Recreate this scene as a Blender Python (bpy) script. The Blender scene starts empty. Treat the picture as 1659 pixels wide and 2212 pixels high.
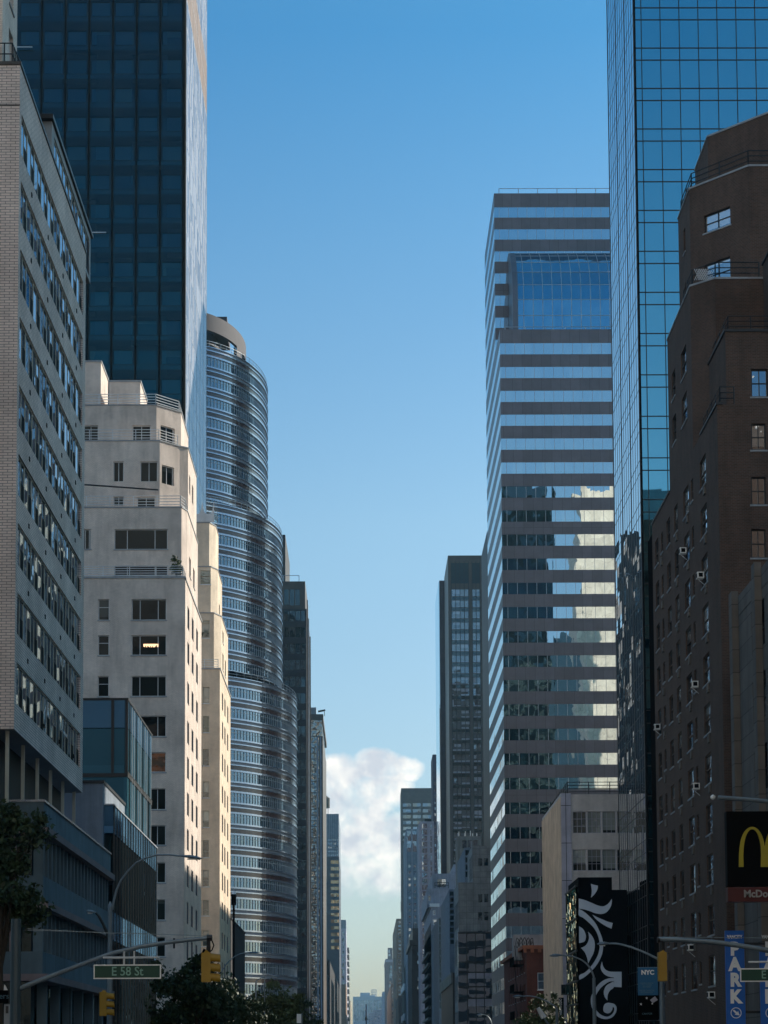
import bpy, math, random
from mathutils import Vector, Matrix
random.seed(7)
R = math.radians
sc = bpy.context.scene
col = sc.collection

# ------------------------------------------------------------------ camera
W, H, F = 1659.0, 2212.0, 4700.0
CX, CY = 829.5, 1880.0
V1 = (790.0, 2285.0)
VX = 527.0
VY = CY - (F * F + (V1[0] - CX) * (VX - CX)) / (V1[1] - CY)
EY = Vector((V1[0] - CX, -(V1[1] - CY), F)).normalized()
EZ = Vector((VX - CX, -(VY - CY), F)).normalized()
EX = EY.cross(EZ)
if EX.x < 0: EX = -EX
CAM = Vector((0, 0, 1.7))
def ray(px, py):
    c = Vector((px - CX, -(py - CY), F))
    return Vector((c.dot(EX), c.dot(EY), c.dot(EZ)))
def at(px, py, Y):
    d = ray(px, py); return CAM + d * (Y / d.y)
def atx(px, py, X):
    d = ray(px, py); return CAM + d * (X / d.x)
def hz(py, Y, px=790):
    return at(px, py, Y).z

cd = bpy.data.cameras.new('camera'); cam = bpy.data.objects.new('camera', cd); col.objects.link(cam)
r_ = Vector((EX.x, EY.x, EZ.x)); u_ = Vector((EX.y, EY.y, EZ.y)); f_ = Vector((EX.z, EY.z, EZ.z))
m = Matrix((r_, u_, -f_)).transposed().to_4x4(); m.translation = CAM
cam.matrix_world = m
cd.sensor_fit = 'HORIZONTAL'; cd.sensor_width = 36; cd.lens = 36 * F / W
cd.shift_x = 0; cd.shift_y = (CY - H / 2) / W
cd.clip_start = 0.5; cd.clip_end = 20000
sc.camera = cam
sc.render.resolution_x = 768; sc.render.resolution_y = 1024

# ------------------------------------------------------------------ light
SUN_AZ, SUN_EL = R(55), R(28)
w = bpy.data.worlds.new('World'); sc.world = w; w.use_nodes = True
# ------------------------------------------------------------------ node helpers
class NT:
    def __init__(s, tree): s.t = tree; s.n = tree.nodes; s.l = tree.links
    def new(s, typ, **kw):
        n = s.n.new(typ)
        for k, v in kw.items(): setattr(n, k, v)
        return n
    def put(s, sock, v):
        if v is None: return
        if isinstance(v, bpy.types.NodeSocket): s.l.new(v, sock)
        else:
            if isinstance(v, (tuple, list)) and len(v) == 3 and sock.type == 'RGBA': v = (*v, 1)
            sock.default_value = v
    def math(s, op, a, b=None, c=None, clamp=False):
        n = s.new('ShaderNodeMath', operation=op, use_clamp=clamp)
        s.put(n.inputs[0], a); s.put(n.inputs[1], b); s.put(n.inputs[2], c)
        return n.outputs[0]
    def vm(s, op, a, b=None):
        n = s.new('ShaderNodeVectorMath', operation=op)
        s.put(n.inputs[0], a); s.put(n.inputs[1], b)
        return n.outputs[0]
    def scale(s, a, k):
        n = s.new('ShaderNodeVectorMath', operation='SCALE')
        s.put(n.inputs[0], a); s.put(n.inputs[3], k); return n.outputs[0]
    def mix(s, f, a, b, blend='MIX'):
        n = s.new('ShaderNodeMix', data_type='RGBA', blend_type=blend)
        s.put(n.inputs[0], f); s.put(n.inputs[6], a); s.put(n.inputs[7], b)
        return n.outputs[2]
    def xyz(s, v):
        n = s.new('ShaderNodeSeparateXYZ'); s.put(n.inputs[0], v); return n.outputs
    def comb(s, x, y, z):
        n = s.new('ShaderNodeCombineXYZ')
        for i, v in enumerate((x, y, z)): s.put(n.inputs[i], v)
        return n.outputs[0]
    def noise(s, vec, scale, detail=3, rough=.5, out=0):
        n = s.new('ShaderNodeTexNoise'); s.put(n.inputs['Vector'], vec)
        n.inputs['Scale'].default_value = scale; n.inputs['Detail'].default_value = detail
        n.inputs['Roughness'].default_value = rough
        return n.outputs[out]
    def ramp(s, f, stops):
        n = s.new('ShaderNodeValToRGB'); s.put(n.inputs[0], f)
        e = n.color_ramp.elements
        while len(e) < len(stops): e.new(.5)
        for i, (p, c) in enumerate(stops):
            e[i].position = p; e[i].color = (*c, 1) if len(c) == 3 else c
        return n.outputs[0]
    def mapr(s, v, a, b, c=0., d=1.):
        n = s.new('ShaderNodeMapRange'); s.put(n.inputs[0], v)
        for i, q in enumerate((a, b, c, d)): s.put(n.inputs[i + 1], q)
        return n.outputs[0]

def newmat(name):
    mt = bpy.data.materials.new(name); mt.use_nodes = True
    mt.node_tree.nodes.clear(); t = NT(mt.node_tree)
    return mt, t, t.new('ShaderNodeOutputMaterial')

def pos_uv(t, s):
    g = t.new('ShaderNodeNewGeometry'); x, y, z = t.xyz(g.outputs['Position'])[:3]
    return g, t.math('ADD', x, t.math('MULTIPLY', y, float(s))), z, g.outputs['Position']

def principled(t, o, color, rough=.7, metallic=0., normal=None, spec=.4):
    p = t.new('ShaderNodeBsdfPrincipled')
    t.put(p.inputs['Base Color'], color); t.put(p.inputs['Roughness'], rough)
    t.put(p.inputs['Metallic'], metallic); t.put(p.inputs['Specular IOR Level'], spec)
    if normal is not None: t.put(p.inputs['Normal'], normal)
    t.l.new(p.outputs[0], o.inputs[0]); return p

def plain(name, c, rough=.6, metallic=0., var=.18, scale=.6, streak=0., seams=None, s=1, spec=.4):
    """painted metal / concrete / stone with slight weathering; seams = (pw, ph) panel joints"""
    mt, t, o = newmat(name)
    g, u, z, p = pos_uv(t, s)
    n1 = t.noise(p, scale, 5, .6)
    f = t.mapr(n1, .3, .7, 1 - var, 1 + var)
    if streak:
        sv = t.noise(t.comb(t.math('MULTIPLY', u, 2.2), t.math('MULTIPLY', z, .12), 0.), 1., 4, .6)
        f = t.math('MULTIPLY', f, t.mapr(sv, .35, .75, 1., 1 - streak))
    cc = t.mix(1., c, f, 'MULTIPLY')
    if seams:
        pw, ph = seams
        wn = t.new('ShaderNodeTexWhiteNoise', noise_dimensions='2D')
        t.put(wn.inputs['Vector'], t.comb(t.math('FLOOR', t.math('DIVIDE', u, pw)), t.math('FLOOR', t.math('DIVIDE', z, ph)), 0.))
        cc = t.mix(1., cc, t.mapr(wn.outputs['Value'], 0., 1., .88, 1.1), 'MULTIPLY')
        a = t.math('LESS_THAN', t.math('FRACT', t.math('DIVIDE', u, pw)), .05 / pw)
        b = t.math('LESS_THAN', t.math('FRACT', t.math('DIVIDE', z, ph)), .05 / ph)
        cc = t.mix(t.math('MULTIPLY', t.math('MAXIMUM', a, b), .6), cc, (.02, .02, .02))
    bm = t.new('ShaderNodeBump'); bm.inputs['Strength'].default_value = .15; bm.inputs['Distance'].default_value = .02
    t.put(bm.inputs['Height'], t.noise(p, 12, 3))
    principled(t, o, cc, rough, metallic, bm.outputs[0], spec)
    return mt

def brick(name, c1, c2, mortar, bw=.3, rh=.1, s=1, msize=.012, var=.2, dirt=.35, rough=.85):
    mt, t, o = newmat(name)
    g, u, z, p = pos_uv(t, s)
    b = t.new('ShaderNodeTexBrick'); b.offset = .5
    t.put(b.inputs['Vector'], t.comb(u, z, 0.))
    t.put(b.inputs['Color1'], c1); t.put(b.inputs['Color2'], c2); t.put(b.inputs['Mortar'], mortar)
    b.inputs['Scale'].default_value = 1; b.inputs['Mortar Size'].default_value = msize
    b.inputs['Mortar Smooth'].default_value = .2
    b.inputs['Brick Width'].default_value = bw; b.inputs['Row Height'].default_value = rh
    n1 = t.noise(p, .35, 6, .65)
    cc = t.mix(1., b.outputs[0], t.mapr(n1, .3, .7, 1 - var, 1 + var), 'MULTIPLY')
    sv = t.noise(t.comb(t.math('MULTIPLY', u, 1.2), t.math('MULTIPLY', z, .18), 3.), 1., 5, .6)
    cc = t.mix(1., cc, t.mapr(sv, .45, .8, 1., 1 - dirt), 'MULTIPLY')
    bm = t.new('ShaderNodeBump'); bm.inputs['Strength'].default_value = .5; bm.inputs['Distance'].default_value = .01
    t.put(bm.inputs['Height'], t.math('SUBTRACT', 1., b.outputs['Fac']))
    principled(t, o, cc, rough, 0., bm.outputs[0], .25)
    return mt

def glass(name, base=(.01, .015, .02), tint=(.8, .9, 1.), r0=.1, pw=1.4, ph=3., s=1, tilt=.006, wav=.01,
          wsc=.5, rough=.01, blinds=0., blindc=(.3, .3, .28), lines=None, linec=(.5, .5, .5), zoff=0., uoff=0., lw=.06):
    """opaque coated glass: dark room behind, fresnel mirror in front, every pane very slightly out of plane"""
    mt, t, o = newmat(name)
    g, u, z, p = pos_uv(t, s)
    u = t.math('SUBTRACT', u, uoff); z = t.math('SUBTRACT', z, zoff)
    cu = t.math('FLOOR', t.math('DIVIDE', u, pw)); cz = t.math('FLOOR', t.math('DIVIDE', z, ph))
    wn = t.new('ShaderNodeTexWhiteNoise', noise_dimensions='2D'); t.put(wn.inputs['Vector'], t.comb(cu, cz, 0.))
    off = t.scale(t.vm('SUBTRACT', wn.outputs['Color'], (.5, .5, .5)), tilt * 2)
    nz = t.scale(t.vm('SUBTRACT', t.noise(p, wsc, 2, .5, 1), (.5, .5, .5)), wav * 2)
    nrm = t.vm('NORMALIZE', t.vm('ADD', t.vm('ADD', g.outputs['Normal'], off), nz))
    oi = t.new('ShaderNodeObjectInfo')
    rnd = t.math('FRACT', t.math('ADD', wn.outputs['Value'], oi.outputs['Random']))
    cc = t.mix(1., base, t.mapr(rnd, 0., 1., .5, 1.7), 'MULTIPLY')
    if blinds > 0:
        on = t.math('LESS_THAN', rnd, blinds)
        lev = t.math('FRACT', t.math('MULTIPLY', rnd, 37.7))
        fz = t.math('FRACT', t.math('DIVIDE', z, ph))
        on = t.math('MULTIPLY', on, t.math('GREATER_THAN', fz, lev))
        cc = t.mix(on, cc, blindc)
    fr = t.new('ShaderNodeFresnel'); fr.inputs['IOR'].default_value = 1.5; t.put(fr.inputs['Normal'], nrm)
    fac = t.math('ADD', r0, t.math('MULTIPLY', fr.outputs[0], 1 - r0), clamp=True)
    d = t.new('ShaderNodeBsdfDiffuse'); gl = t.new('ShaderNodeBsdfGlossy')
    t.put(d.inputs['Color'], cc); t.put(gl.inputs['Color'], tint); gl.inputs['Roughness'].default_value = rough
    t.put(gl.inputs['Normal'], nrm)
    mx = t.new('ShaderNodeMixShader'); t.put(mx.inputs[0], fac)
    t.l.new(d.outputs[0], mx.inputs[1]); t.l.new(gl.outputs[0], mx.inputs[2])
    if lines:
        a = t.math('LESS_THAN', t.math('FRACT', t.math('DIVIDE', u, lines)), lw / lines)
        d2 = t.new('ShaderNodeBsdfPrincipled'); t.put(d2.inputs['Base Color'], linec); d2.inputs['Roughness'].default_value = .5
        m2 = t.new('ShaderNodeMixShader'); t.put(m2.inputs[0], a)
        t.l.new(mx.outputs[0], m2.inputs[1]); t.l.new(d2.outputs[0], m2.inputs[2]); mx = m2
    t.l.new(mx.outputs[0], o.inputs[0])
    return mt

def pane_mat(name, base=(.012, .014, .016), tint=(.85, .92, 1.), r0=.06, blinds=.45, blindc=(.35, .34, .3), wav=.03, lit=None):
    """a single window's glass: random shade drawn down inside, wavy old glass in front"""
    mt, t, o = newmat(name)
    g = t.new('ShaderNodeNewGeometry'); tc = t.new('ShaderNodeTexCoord'); oi = t.new('ShaderNodeObjectInfo')
    gz = t.xyz(tc.outputs['Generated'])[2]; rn = oi.outputs['Random']
    nz = t.scale(t.vm('SUBTRACT', t.noise(g.outputs['Position'], 1.3, 2, .5, 1), (.5, .5, .5)), wav * 2)
    wn = t.new('ShaderNodeTexWhiteNoise', noise_dimensions='1D'); t.put(wn.inputs['W'], t.math('MULTIPLY', rn, 91.))
    nz = t.vm('ADD', nz, t.scale(t.vm('SUBTRACT', wn.outputs['Color'], (.5, .5, .5)), .05))
    nrm = t.vm('NORMALIZE', t.vm('ADD', g.outputs['Normal'], nz))
    on = t.math('LESS_THAN', rn, blinds)
    lev = t.math('FRACT', t.math('MULTIPLY', rn, 13.3))
    on = t.math('MULTIPLY', on, t.math('GREATER_THAN', gz, lev))
    bc = t.mix(1., blindc, t.mapr(wn.outputs['Value'], 0., 1., .45, 1.2), 'MULTIPLY')
    slat = t.math('GREATER_THAN', t.math('FRACT', t.math('MULTIPLY', gz, 22.)), .25)
    bc = t.mix(1., bc, t.mapr(slat, 0., 1., .75, 1.), 'MULTIPLY')
    cc = t.mix(on, t.mix(1., base, t.mapr(wn.outputs['Value'], 0., 1., .4, 1.8), 'MULTIPLY'), bc)
    fr = t.new('ShaderNodeFresnel'); fr.inputs['IOR'].default_value = 1.5; t.put(fr.inputs['Normal'], nrm)
    fac = t.math('ADD', r0, t.math('MULTIPLY', fr.outputs[0], 1 - r0), clamp=True)
    d = t.new('ShaderNodeBsdfDiffuse'); gl = t.new('ShaderNodeBsdfGlossy')
    t.put(d.inputs['Color'], cc); t.put(gl.inputs['Color'], tint); gl.inputs['Roughness'].default_value = .01
    t.put(gl.inputs['Normal'], nrm)
    inner = d.outputs[0]
    if lit:
        em = t.new('ShaderNodeEmission'); t.put(em.inputs[0], lit[0]); em.inputs[1].default_value = lit[1]
        ms = t.new('ShaderNodeMixShader')
        t.put(ms.inputs[0], t.mapr(t.noise(tc.outputs['Generated'], 3., 3), .4, .65))
        t.l.new(d.outputs[0], ms.inputs[1]); t.l.new(em.outputs[0], ms.inputs[2]); inner = ms.outputs[0]
    mx = t.new('ShaderNodeMixShader'); t.put(mx.inputs[0], fac)
    t.l.new(inner, mx.inputs[1]); t.l.new(gl.outputs[0], mx.inputs[2]); t.l.new(mx.outputs[0], o.inputs[0])
    return mt

# ------------------------------------------------------------------ world sky + distant cloud bank
t = NT(w.node_tree); w.node_tree.nodes.clear()
out = t.new('ShaderNodeOutputWorld'); bg = t.new('ShaderNodeBackground')
sky = t.new('ShaderNodeTexSky', sky_type='NISHITA'); sky.sun_disc = False
sky.sun_elevation = SUN_EL; sky.sun_rotation = SUN_AZ
sky.altitude = 0; sky.air_density = 1.0; sky.dust_density = 1.2; sky.ozone_density = 2.2
tc = t.new('ShaderNodeTexCoord'); dv = t.vm('NORMALIZE', tc.outputs['Generated'])
dx, dy, dz = t.xyz(dv)[:3]
az = t.math('ARCTAN2', dx, dy)              # 0 straight down the avenue, + to the right
el = t.math('ARCSINE', dz)
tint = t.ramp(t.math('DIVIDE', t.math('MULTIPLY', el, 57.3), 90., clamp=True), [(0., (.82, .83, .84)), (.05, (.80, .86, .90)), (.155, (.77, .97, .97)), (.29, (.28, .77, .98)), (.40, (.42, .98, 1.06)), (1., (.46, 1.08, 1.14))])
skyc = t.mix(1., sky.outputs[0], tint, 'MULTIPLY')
# cumulus in the gap between the far towers: billows given by warped noise over azimuth / elevation
cv = t.comb(t.math('MULTIPLY', az, 57.3), t.math('MULTIPLY', el, 57.3), 0.)
n1 = t.noise(cv, 1.25, 9, .62)
n2 = t.noise(t.vm('ADD', cv, (11.3, 4.1, 0.)), 1.15, 5, .55)
def blob(caz, cel, ra, re):
    a = t.math('DIVIDE', t.math('SUBTRACT', t.math('MULTIPLY', az, 57.3), caz), ra)
    b = t.math('DIVIDE', t.math('SUBTRACT', t.math('MULTIPLY', el, 57.3), cel), re)
    return t.math('SUBTRACT', 1., t.math('ADD', t.math('MULTIPLY', a, a), t.math('MULTIPLY', b, b)))
def ang(px, py):
    d = ray(px, py).normalized(); return math.degrees(math.atan2(d.x, d.y)), math.degrees(math.asin(d.z))
CL = [(735, 1672, 58, 46, 1.), (812, 1650, 60, 36, 1.), (874, 1662, 46, 30, 1.), (765, 1735, 85, 60, 1.), (838, 1703, 58, 40, .9), (778, 1805, 95, 55, .9), (850, 1832, 60, 60, .75), (800, 1885, 110, 55, .42), (860, 1790, 45, 35, .8), (640, 1730, 110, 70, 1.), (560, 1760, 120, 60, 1.)]
px1 = 57.3 / F
den = None
for (a, b, rx, ry, wt) in CL:
    c0 = ang(a, b); q = t.math('MULTIPLY', blob(c0[0], c0[1], rx * px1, ry * px1), wt)
    den = q if den is None else t.math('MAXIMUM', den, q)
den = t.math('ADD', t.math('ADD', t.math('MINIMUM', den, .5), .12), t.math('MULTIPLY', t.math('SUBTRACT', n1, .5), 1.7))
dmask = t.mapr(den, .0, .68)
shade = t.mapr(n2, .36, .62)
cc = t.mix(shade, (.60, .63, .69), (1.04, 1.0, .93))
# thin grey veil lower down
veil = t.math('MULTIPLY', t.mapr(t.noise(t.vm('MULTIPLY', cv, (.5, 1.3, 1.)), .8, 5, .5), .45, .7), t.mapr(t.math('MULTIPLY', el, 57.3), 7.2, 3.5, 0., .35))
CLK = 8.0
cloudc = t.scale(cc, CLK)
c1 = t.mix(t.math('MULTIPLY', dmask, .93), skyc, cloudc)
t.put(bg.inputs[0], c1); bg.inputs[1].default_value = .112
t.l.new(bg.outputs[0], out.inputs[0])

sd = bpy.data.lights.new('sun', 'SUN'); so = bpy.data.objects.new('sun', sd); col.objects.link(so)
sd.energy = 5.0; sd.angle = R(.5); sd.color = (1., .90, .76)
sdir = Vector((math.sin(SUN_AZ) * math.cos(SUN_EL), math.cos(SUN_AZ) * math.cos(SUN_EL), math.sin(SUN_EL)))
so.rotation_euler = sdir.to_track_quat('Z', 'Y').to_euler(); so.location = (0, 0, 300)
sc.view_settings.view_transform = 'Standard'; sc.view_settings.look = 'None'
sc.view_settings.exposure = 0.4; sc.view_settings.gamma = 1

# ------------------------------------------------------------------ mesh builder
class MB:
    def __init__(s): s.v = []; s.f = []
    def quad(s, a, b, c, d):
        n = len(s.v); s.v += [tuple(a), tuple(b), tuple(c), tuple(d)]; s.f.append((n, n + 1, n + 2, n + 3))
    def poly(s, pts):
        n = len(s.v); s.v += [tuple(p) for p in pts]; s.f.append(tuple(range(n, n + len(pts))))
    def box(s, x0, x1, y0, y1, z0, z1):
        n = len(s.v)
        s.v += [(x0, y0, z0), (x1, y0, z0), (x1, y1, z0), (x0, y1, z0), (x0, y0, z1), (x1, y0, z1), (x1, y1, z1), (x0, y1, z1)]
        for q in ((0, 3, 2, 1), (4, 5, 6, 7), (0, 1, 5, 4), (1, 2, 6, 5), (2, 3, 7, 6), (3, 0, 4, 7)): s.f.append(tuple(n + i for i in q))
        return s
    def fbox(s, O, u, s0, s1, d0, d1, z0, z1):
        """box in facade space: s along u, d inward (negative = proud of the wall)"""
        nx, ny = u[1], -u[0]
        n = len(s.v)
        def P(a, d, z): return (O[0] + u[0] * a - nx * d, O[1] + u[1] * a - ny * d, z)
        s.v += [P(s0, d0, z0), P(s1, d0, z0), P(s1, d1, z0), P(s0, d1, z0), P(s0, d0, z1), P(s1, d0, z1), P(s1, d1, z1), P(s0, d1, z1)]
        for q in ((0, 3, 2, 1), (4, 5, 6, 7), (0, 1, 5, 4), (1, 2, 6, 5), (2, 3, 7, 6), (3, 0, 4, 7)): s.f.append(tuple(n + i for i in q))
        return s
    def prism(s, pts, z0, z1, top=True):
        k = len(pts)
        for i in range(k):
            a, b = pts[i], pts[(i + 1) % k]
            s.quad((a[0], a[1], z0), (b[0], b[1], z0), (b[0], b[1], z1), (a[0], a[1], z1))
        if top: s.poly([(p[0], p[1], z1) for p in pts])
    def bar(s, a, b, r, n=6, r2=None):
        a, b = Vector(a), Vector(b); d = (b - a)
        if d.length < 1e-6: return
        d.normalize(); r2 = r if r2 is None else r2
        x = d.orthogonal().normalized(); y = d.cross(x); k = len(s.v)
        for i in range(n):
            q = x * math.cos(2 * math.pi * i / n) + y * math.sin(2 * math.pi * i / n)
            s.v.append(tuple(a + q * r)); s.v.append(tuple(b + q * r2))
        for i in range(n):
            j = (i + 1) % n
            s.f.append((k + 2 * i, k + 2 * j, k + 2 * j + 1, k + 2 * i + 1))
        s.f.append(tuple(k + 2 * i for i in range(n))[::-1]); s.f.append(tuple(k + 2 * i + 1 for i in range(n)))
    def tube(s, pts, r, n=8, r2=None):
        r2 = r if r2 is None else r2
        P = [Vector(p) for p in pts]; k0 = len(s.v); L = len(P)
        for i, p in enumerate(P):
            d = (P[min(i + 1, L - 1)] - P[max(i - 1, 0)]).normalized()
            x = Vector((0, 1, 0)); x = (x - d * x.dot(d))
            if x.length < .1: x = Vector((1, 0, 0)); x = x - d * x.dot(d)
            x.normalize(); y = d.cross(x); rr = r + (r2 - r) * i / max(1, L - 1)
            for j in range(n):
                a = 2 * math.pi * j / n; s.v.append(tuple(p + (x * math.cos(a) + y * math.sin(a)) * rr))
        for i in range(L - 1):
            for j in range(n):
                a = k0 + i * n + j; b = k0 + i * n + (j + 1) % n
                s.f.append((a, b, b + n, a + n))
        s.f.append(tuple(k0 + j for j in range(n))[::-1]); s.f.append(tuple(k0 + (L - 1) * n + j for j in range(n)))
    def mesh(s, name, mat, off=(0, 0, 0), smooth=False):
        me = bpy.data.meshes.new(name)
        me.from_pydata([(v[0] - off[0], v[1] - off[1], v[2] - off[2]) for v in s.v], [], s.f)
        me.materials.append(mat)
        if smooth:
            for p in me.polygons: p.use_smooth = True
        me.update(); return me

def clean(o, me, smooth=False): return o
def tag(o, label, cat, group=None, kind=None):
    if label: o['label'] = label
    if cat: o['category'] = cat
    if group: o['group'] = group
    if kind: o['kind'] = kind
    return o

class Thing:
    def __init__(s, name, label, cat, loc=(0, 0, 0), group=None):
        s.o = bpy.data.objects.new(name, None); col.objects.link(s.o); s.o.location = loc
        s.o.empty_display_size = .5; s.loc = Vector(loc); tag(s.o, label, cat, group)
    def part(s, name, mb, mat, parent=None, label=None, smooth=False, kind=None):
        if not mb.v: return None
        base = s.loc if parent is None else s.loc + parent.location
        me = mb.mesh(name, mat, base, smooth)
        o = bpy.data.objects.new(name, me); col.objects.link(o); o.parent = parent or s.o
        if label: o['label'] = label
        if kind: o['kind'] = kind
        return o
    def inst(s, name, me, loc, rz=0., parent=None):
        """shared mesh placed at world loc"""
        o = bpy.data.objects.new(name, me); col.objects.link(o)
        if parent is None: o.parent = s.o; o.location = Vector(loc) - s.loc; o.rotation_euler = (0, 0, rz)
        else: o.parent = parent
        return o
def struct(name, mb, mat, kind='structure'):
    me = mb.mesh(name, mat); o = bpy.data.objects.new(name, me); col.objects.link(o); o['kind'] = kind; return o
def single(name, label, cat, mb, mat, loc=(0, 0, 0), smooth=False, group=None):
    me = mb.mesh(name, mat, loc, smooth); o = bpy.data.objects.new(name, me); col.objects.link(o); o.location = loc
    return tag(o, label, cat, group)

def wallgrid(mb, O, u, width, z0, z1, rects, depth=.25):
    """facade plane with real openings; rects = (s, z, w, h)"""
    nx, ny = u[1], -u[0]
    def P(a, d, z): return (O[0] + u[0] * a - nx * d, O[1] + u[1] * a - ny * d, z)
    rects = [r for r in rects if r[2] > 0 and r[0] >= 0 and r[0] + r[2] <= width + 1e-6 and r[1] >= z0 and r[1] + r[3] <= z1 + 1e-6]
    zs = sorted(set([z0, z1] + [round(r[1], 4) for r in rects] + [round(r[1] + r[3], 4) for r in rects]))
    for i in range(len(zs) - 1):
        a, b = zs[i], zs[i + 1]
        if b - a < 1e-4: continue
        row = sorted([r for r in rects if r[1] < b - 1e-4 and r[1] + r[3] > a + 1e-4])
        c = 0.
        for r in row:
            if r[0] > c + 1e-5: mb.quad(P(c, 0, a), P(r[0], 0, a), P(r[0], 0, b), P(c, 0, b))
            c = max(c, r[0] + r[2])
        if c < width - 1e-5: mb.quad(P(c, 0, a), P(width, 0, a), P(width, 0, b), P(c, 0, b))
    for (a, z, w_, h) in rects:
        mb.quad(P(a, 0, z), P(a, depth, z), P(a, depth, z + h), P(a, 0, z + h))
        mb.quad(P(a + w_, 0, z), P(a + w_, 0, z + h), P(a + w_, depth, z + h), P(a + w_, depth, z))
        mb.quad(P(a, 0, z), P(a + w_, 0, z), P(a + w_, depth, z), P(a, depth, z))
        mb.quad(P(a, 0, z + h), P(a, depth, z + h), P(a + w_, depth, z + h), P(a + w_, 0, z + h))
    return rects

_wc = {}
class Win:
    """window style"""
    def __init__(s, frame, pane, vb=(), hb=(), fw=.06, depth=.18, sill=None, bw=.05, simple=False):
        s.frame, s.pane, s.vb, s.hb, s.fw, s.depth, s.sill, s.bw, s.simple = frame, pane, vb, hb, fw, depth, sill, bw, simple
def window(T, O, u, s_, z, w_, h, st, label=None):
    key = (id(st), round(w_, 2), round(h, 2))
    if key not in _wc:
        d = st.depth
        pn = MB(); pn.box(.01, w_ - .01, d + .03, d + .05, .01, h - .01)
        fm = MB()
        if not st.simple:
            f = st.fw
            fm.box(0, f, d - .03, d + .028, 0, h); fm.box(w_ - f, w_, d - .03, d + .028, 0, h)
            fm.box(f, w_ - f, d - .03, d + .028, 0, f); fm.box(f, w_ - f, d - .03, d + .028, h - f, h)
            for q in st.vb: fm.box(w_ * q - st.bw / 2, w_ * q + st.bw / 2, d - .02, d + .027, f, h - f)
            for q in st.hb: fm.box(f, w_ - f, d - .024, d + .026, h * q - st.bw / 2, h * q + st.bw / 2)
        sl = MB()
        if st.sill: sl.box(-.08, w_ + .08, -.06, d - .032, -.1, -.004)
        _wc[key] = (pn.mesh('pane', st.pane), fm.mesh('window', st.frame) if fm.v else None, sl.mesh('sill', st.sill) if sl.v else None)
    pn, fm, sl = _wc[key]
    loc = (O[0] + u[0] * s_, O[1] + u[1] * s_, z); rz = math.atan2(u[1], u[0])
    if fm is None:
        o = T.inst('window', pn, loc, rz)
    else:
        o = T.inst('window', fm, loc, rz); T.inst('pane', pn, None, 0, o)
        if sl: T.inst('sill', sl, None, 0, o)
    if label: o['label'] = label
    return o

def block(T, side, X, Yn, Yf, back, z0, z1, mat, front=(), street=(), st=None, depth=.25, rmat=None, par=.0, pmat=None, name='wall', wins=True, sst=None):
    """rectangular building volume. front/street: rects (s,z,w,h), s measured from the street corner"""
    mb = MB(); L = Yf - Yn
    if side == 'R':
        Of, uf = (X, Yn), (1, 0); fr = [(a, z, w_, h) for a, z, w_, h in front]
        Os, us = (X, Yf), (0, -1); sr = [(L - a - w_, z, w_, h) for a, z, w_, h in street]
        xb = X + back
    else:
        Of, uf = (X - back, Yn), (1, 0); fr = [(back - a - w_, z, w_, h) for a, z, w_, h in front]
        Os, us = (X, Yn), (0, 1); sr = list(street)
        xb = X - back
    fr = wallgrid(mb, Of, uf, back, z0, z1, fr, depth); sr = wallgrid(mb, Os, us, L, z0, z1, sr, depth)
    x0, x1 = min(X, xb), max(X, xb)
    mb.quad((x1, Yf, z0), (x0, Yf, z0), (x0, Yf, z1), (x1, Yf, z1))
    mb.quad((xb, Yn, z0), (xb, Yf, z0), (xb, Yf, z1), (xb, Yn, z1))
    zt = z1 - par
    mb.quad((x0, Yn, zt), (x1, Yn, zt), (x1, Yf, zt), (x0, Yf, zt))
    o = T.part(name, mb, mat)
    if pmat:
        cp = MB(); cp.box(x0 - .08, x1 + .08, Yn - .08, Yn + .35, z1 + .003, z1 + .16)
        xa, xc = (x0 - .08, x0 + .35) if side == 'R' else (x1 - .35, x1 + .08)
        cp.box(xa, xc, Yn + .351, Yf, z1 + .003, z1 + .16); T.part('coping', cp, pmat)
    if wins and st:
        for r in fr: window(T, Of, uf, r[0], r[1], r[2], r[3], st)
        for r in sr: window(T, Os, us, r[0], r[1], r[2], r[3], sst or st)
    return Of, uf, fr, Os, us, sr

def railing(T, pts, z, h, mat, n=4, gap=1.5, r=.025):
    mb = MB()
    for (a, b) in zip(pts, pts[1:]):
        a = Vector((a[0], a[1], 0)); b = Vector((b[0], b[1], 0)); L = (b - a).length
        for i in range(n): zz = z + h * (i + 1) / n; mb.bar(a + Vector((0, 0, zz)), b + Vector((0, 0, zz)), r, 5)
        k = max(1, int(L / gap))
        for i in range(k + 1): p = a.lerp(b, i / k); mb.bar(p + Vector((0, 0, z)), p + Vector((0, 0, z + h)), r * 1.2, 5)
    return T.part('railing', mb, mat)

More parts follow.
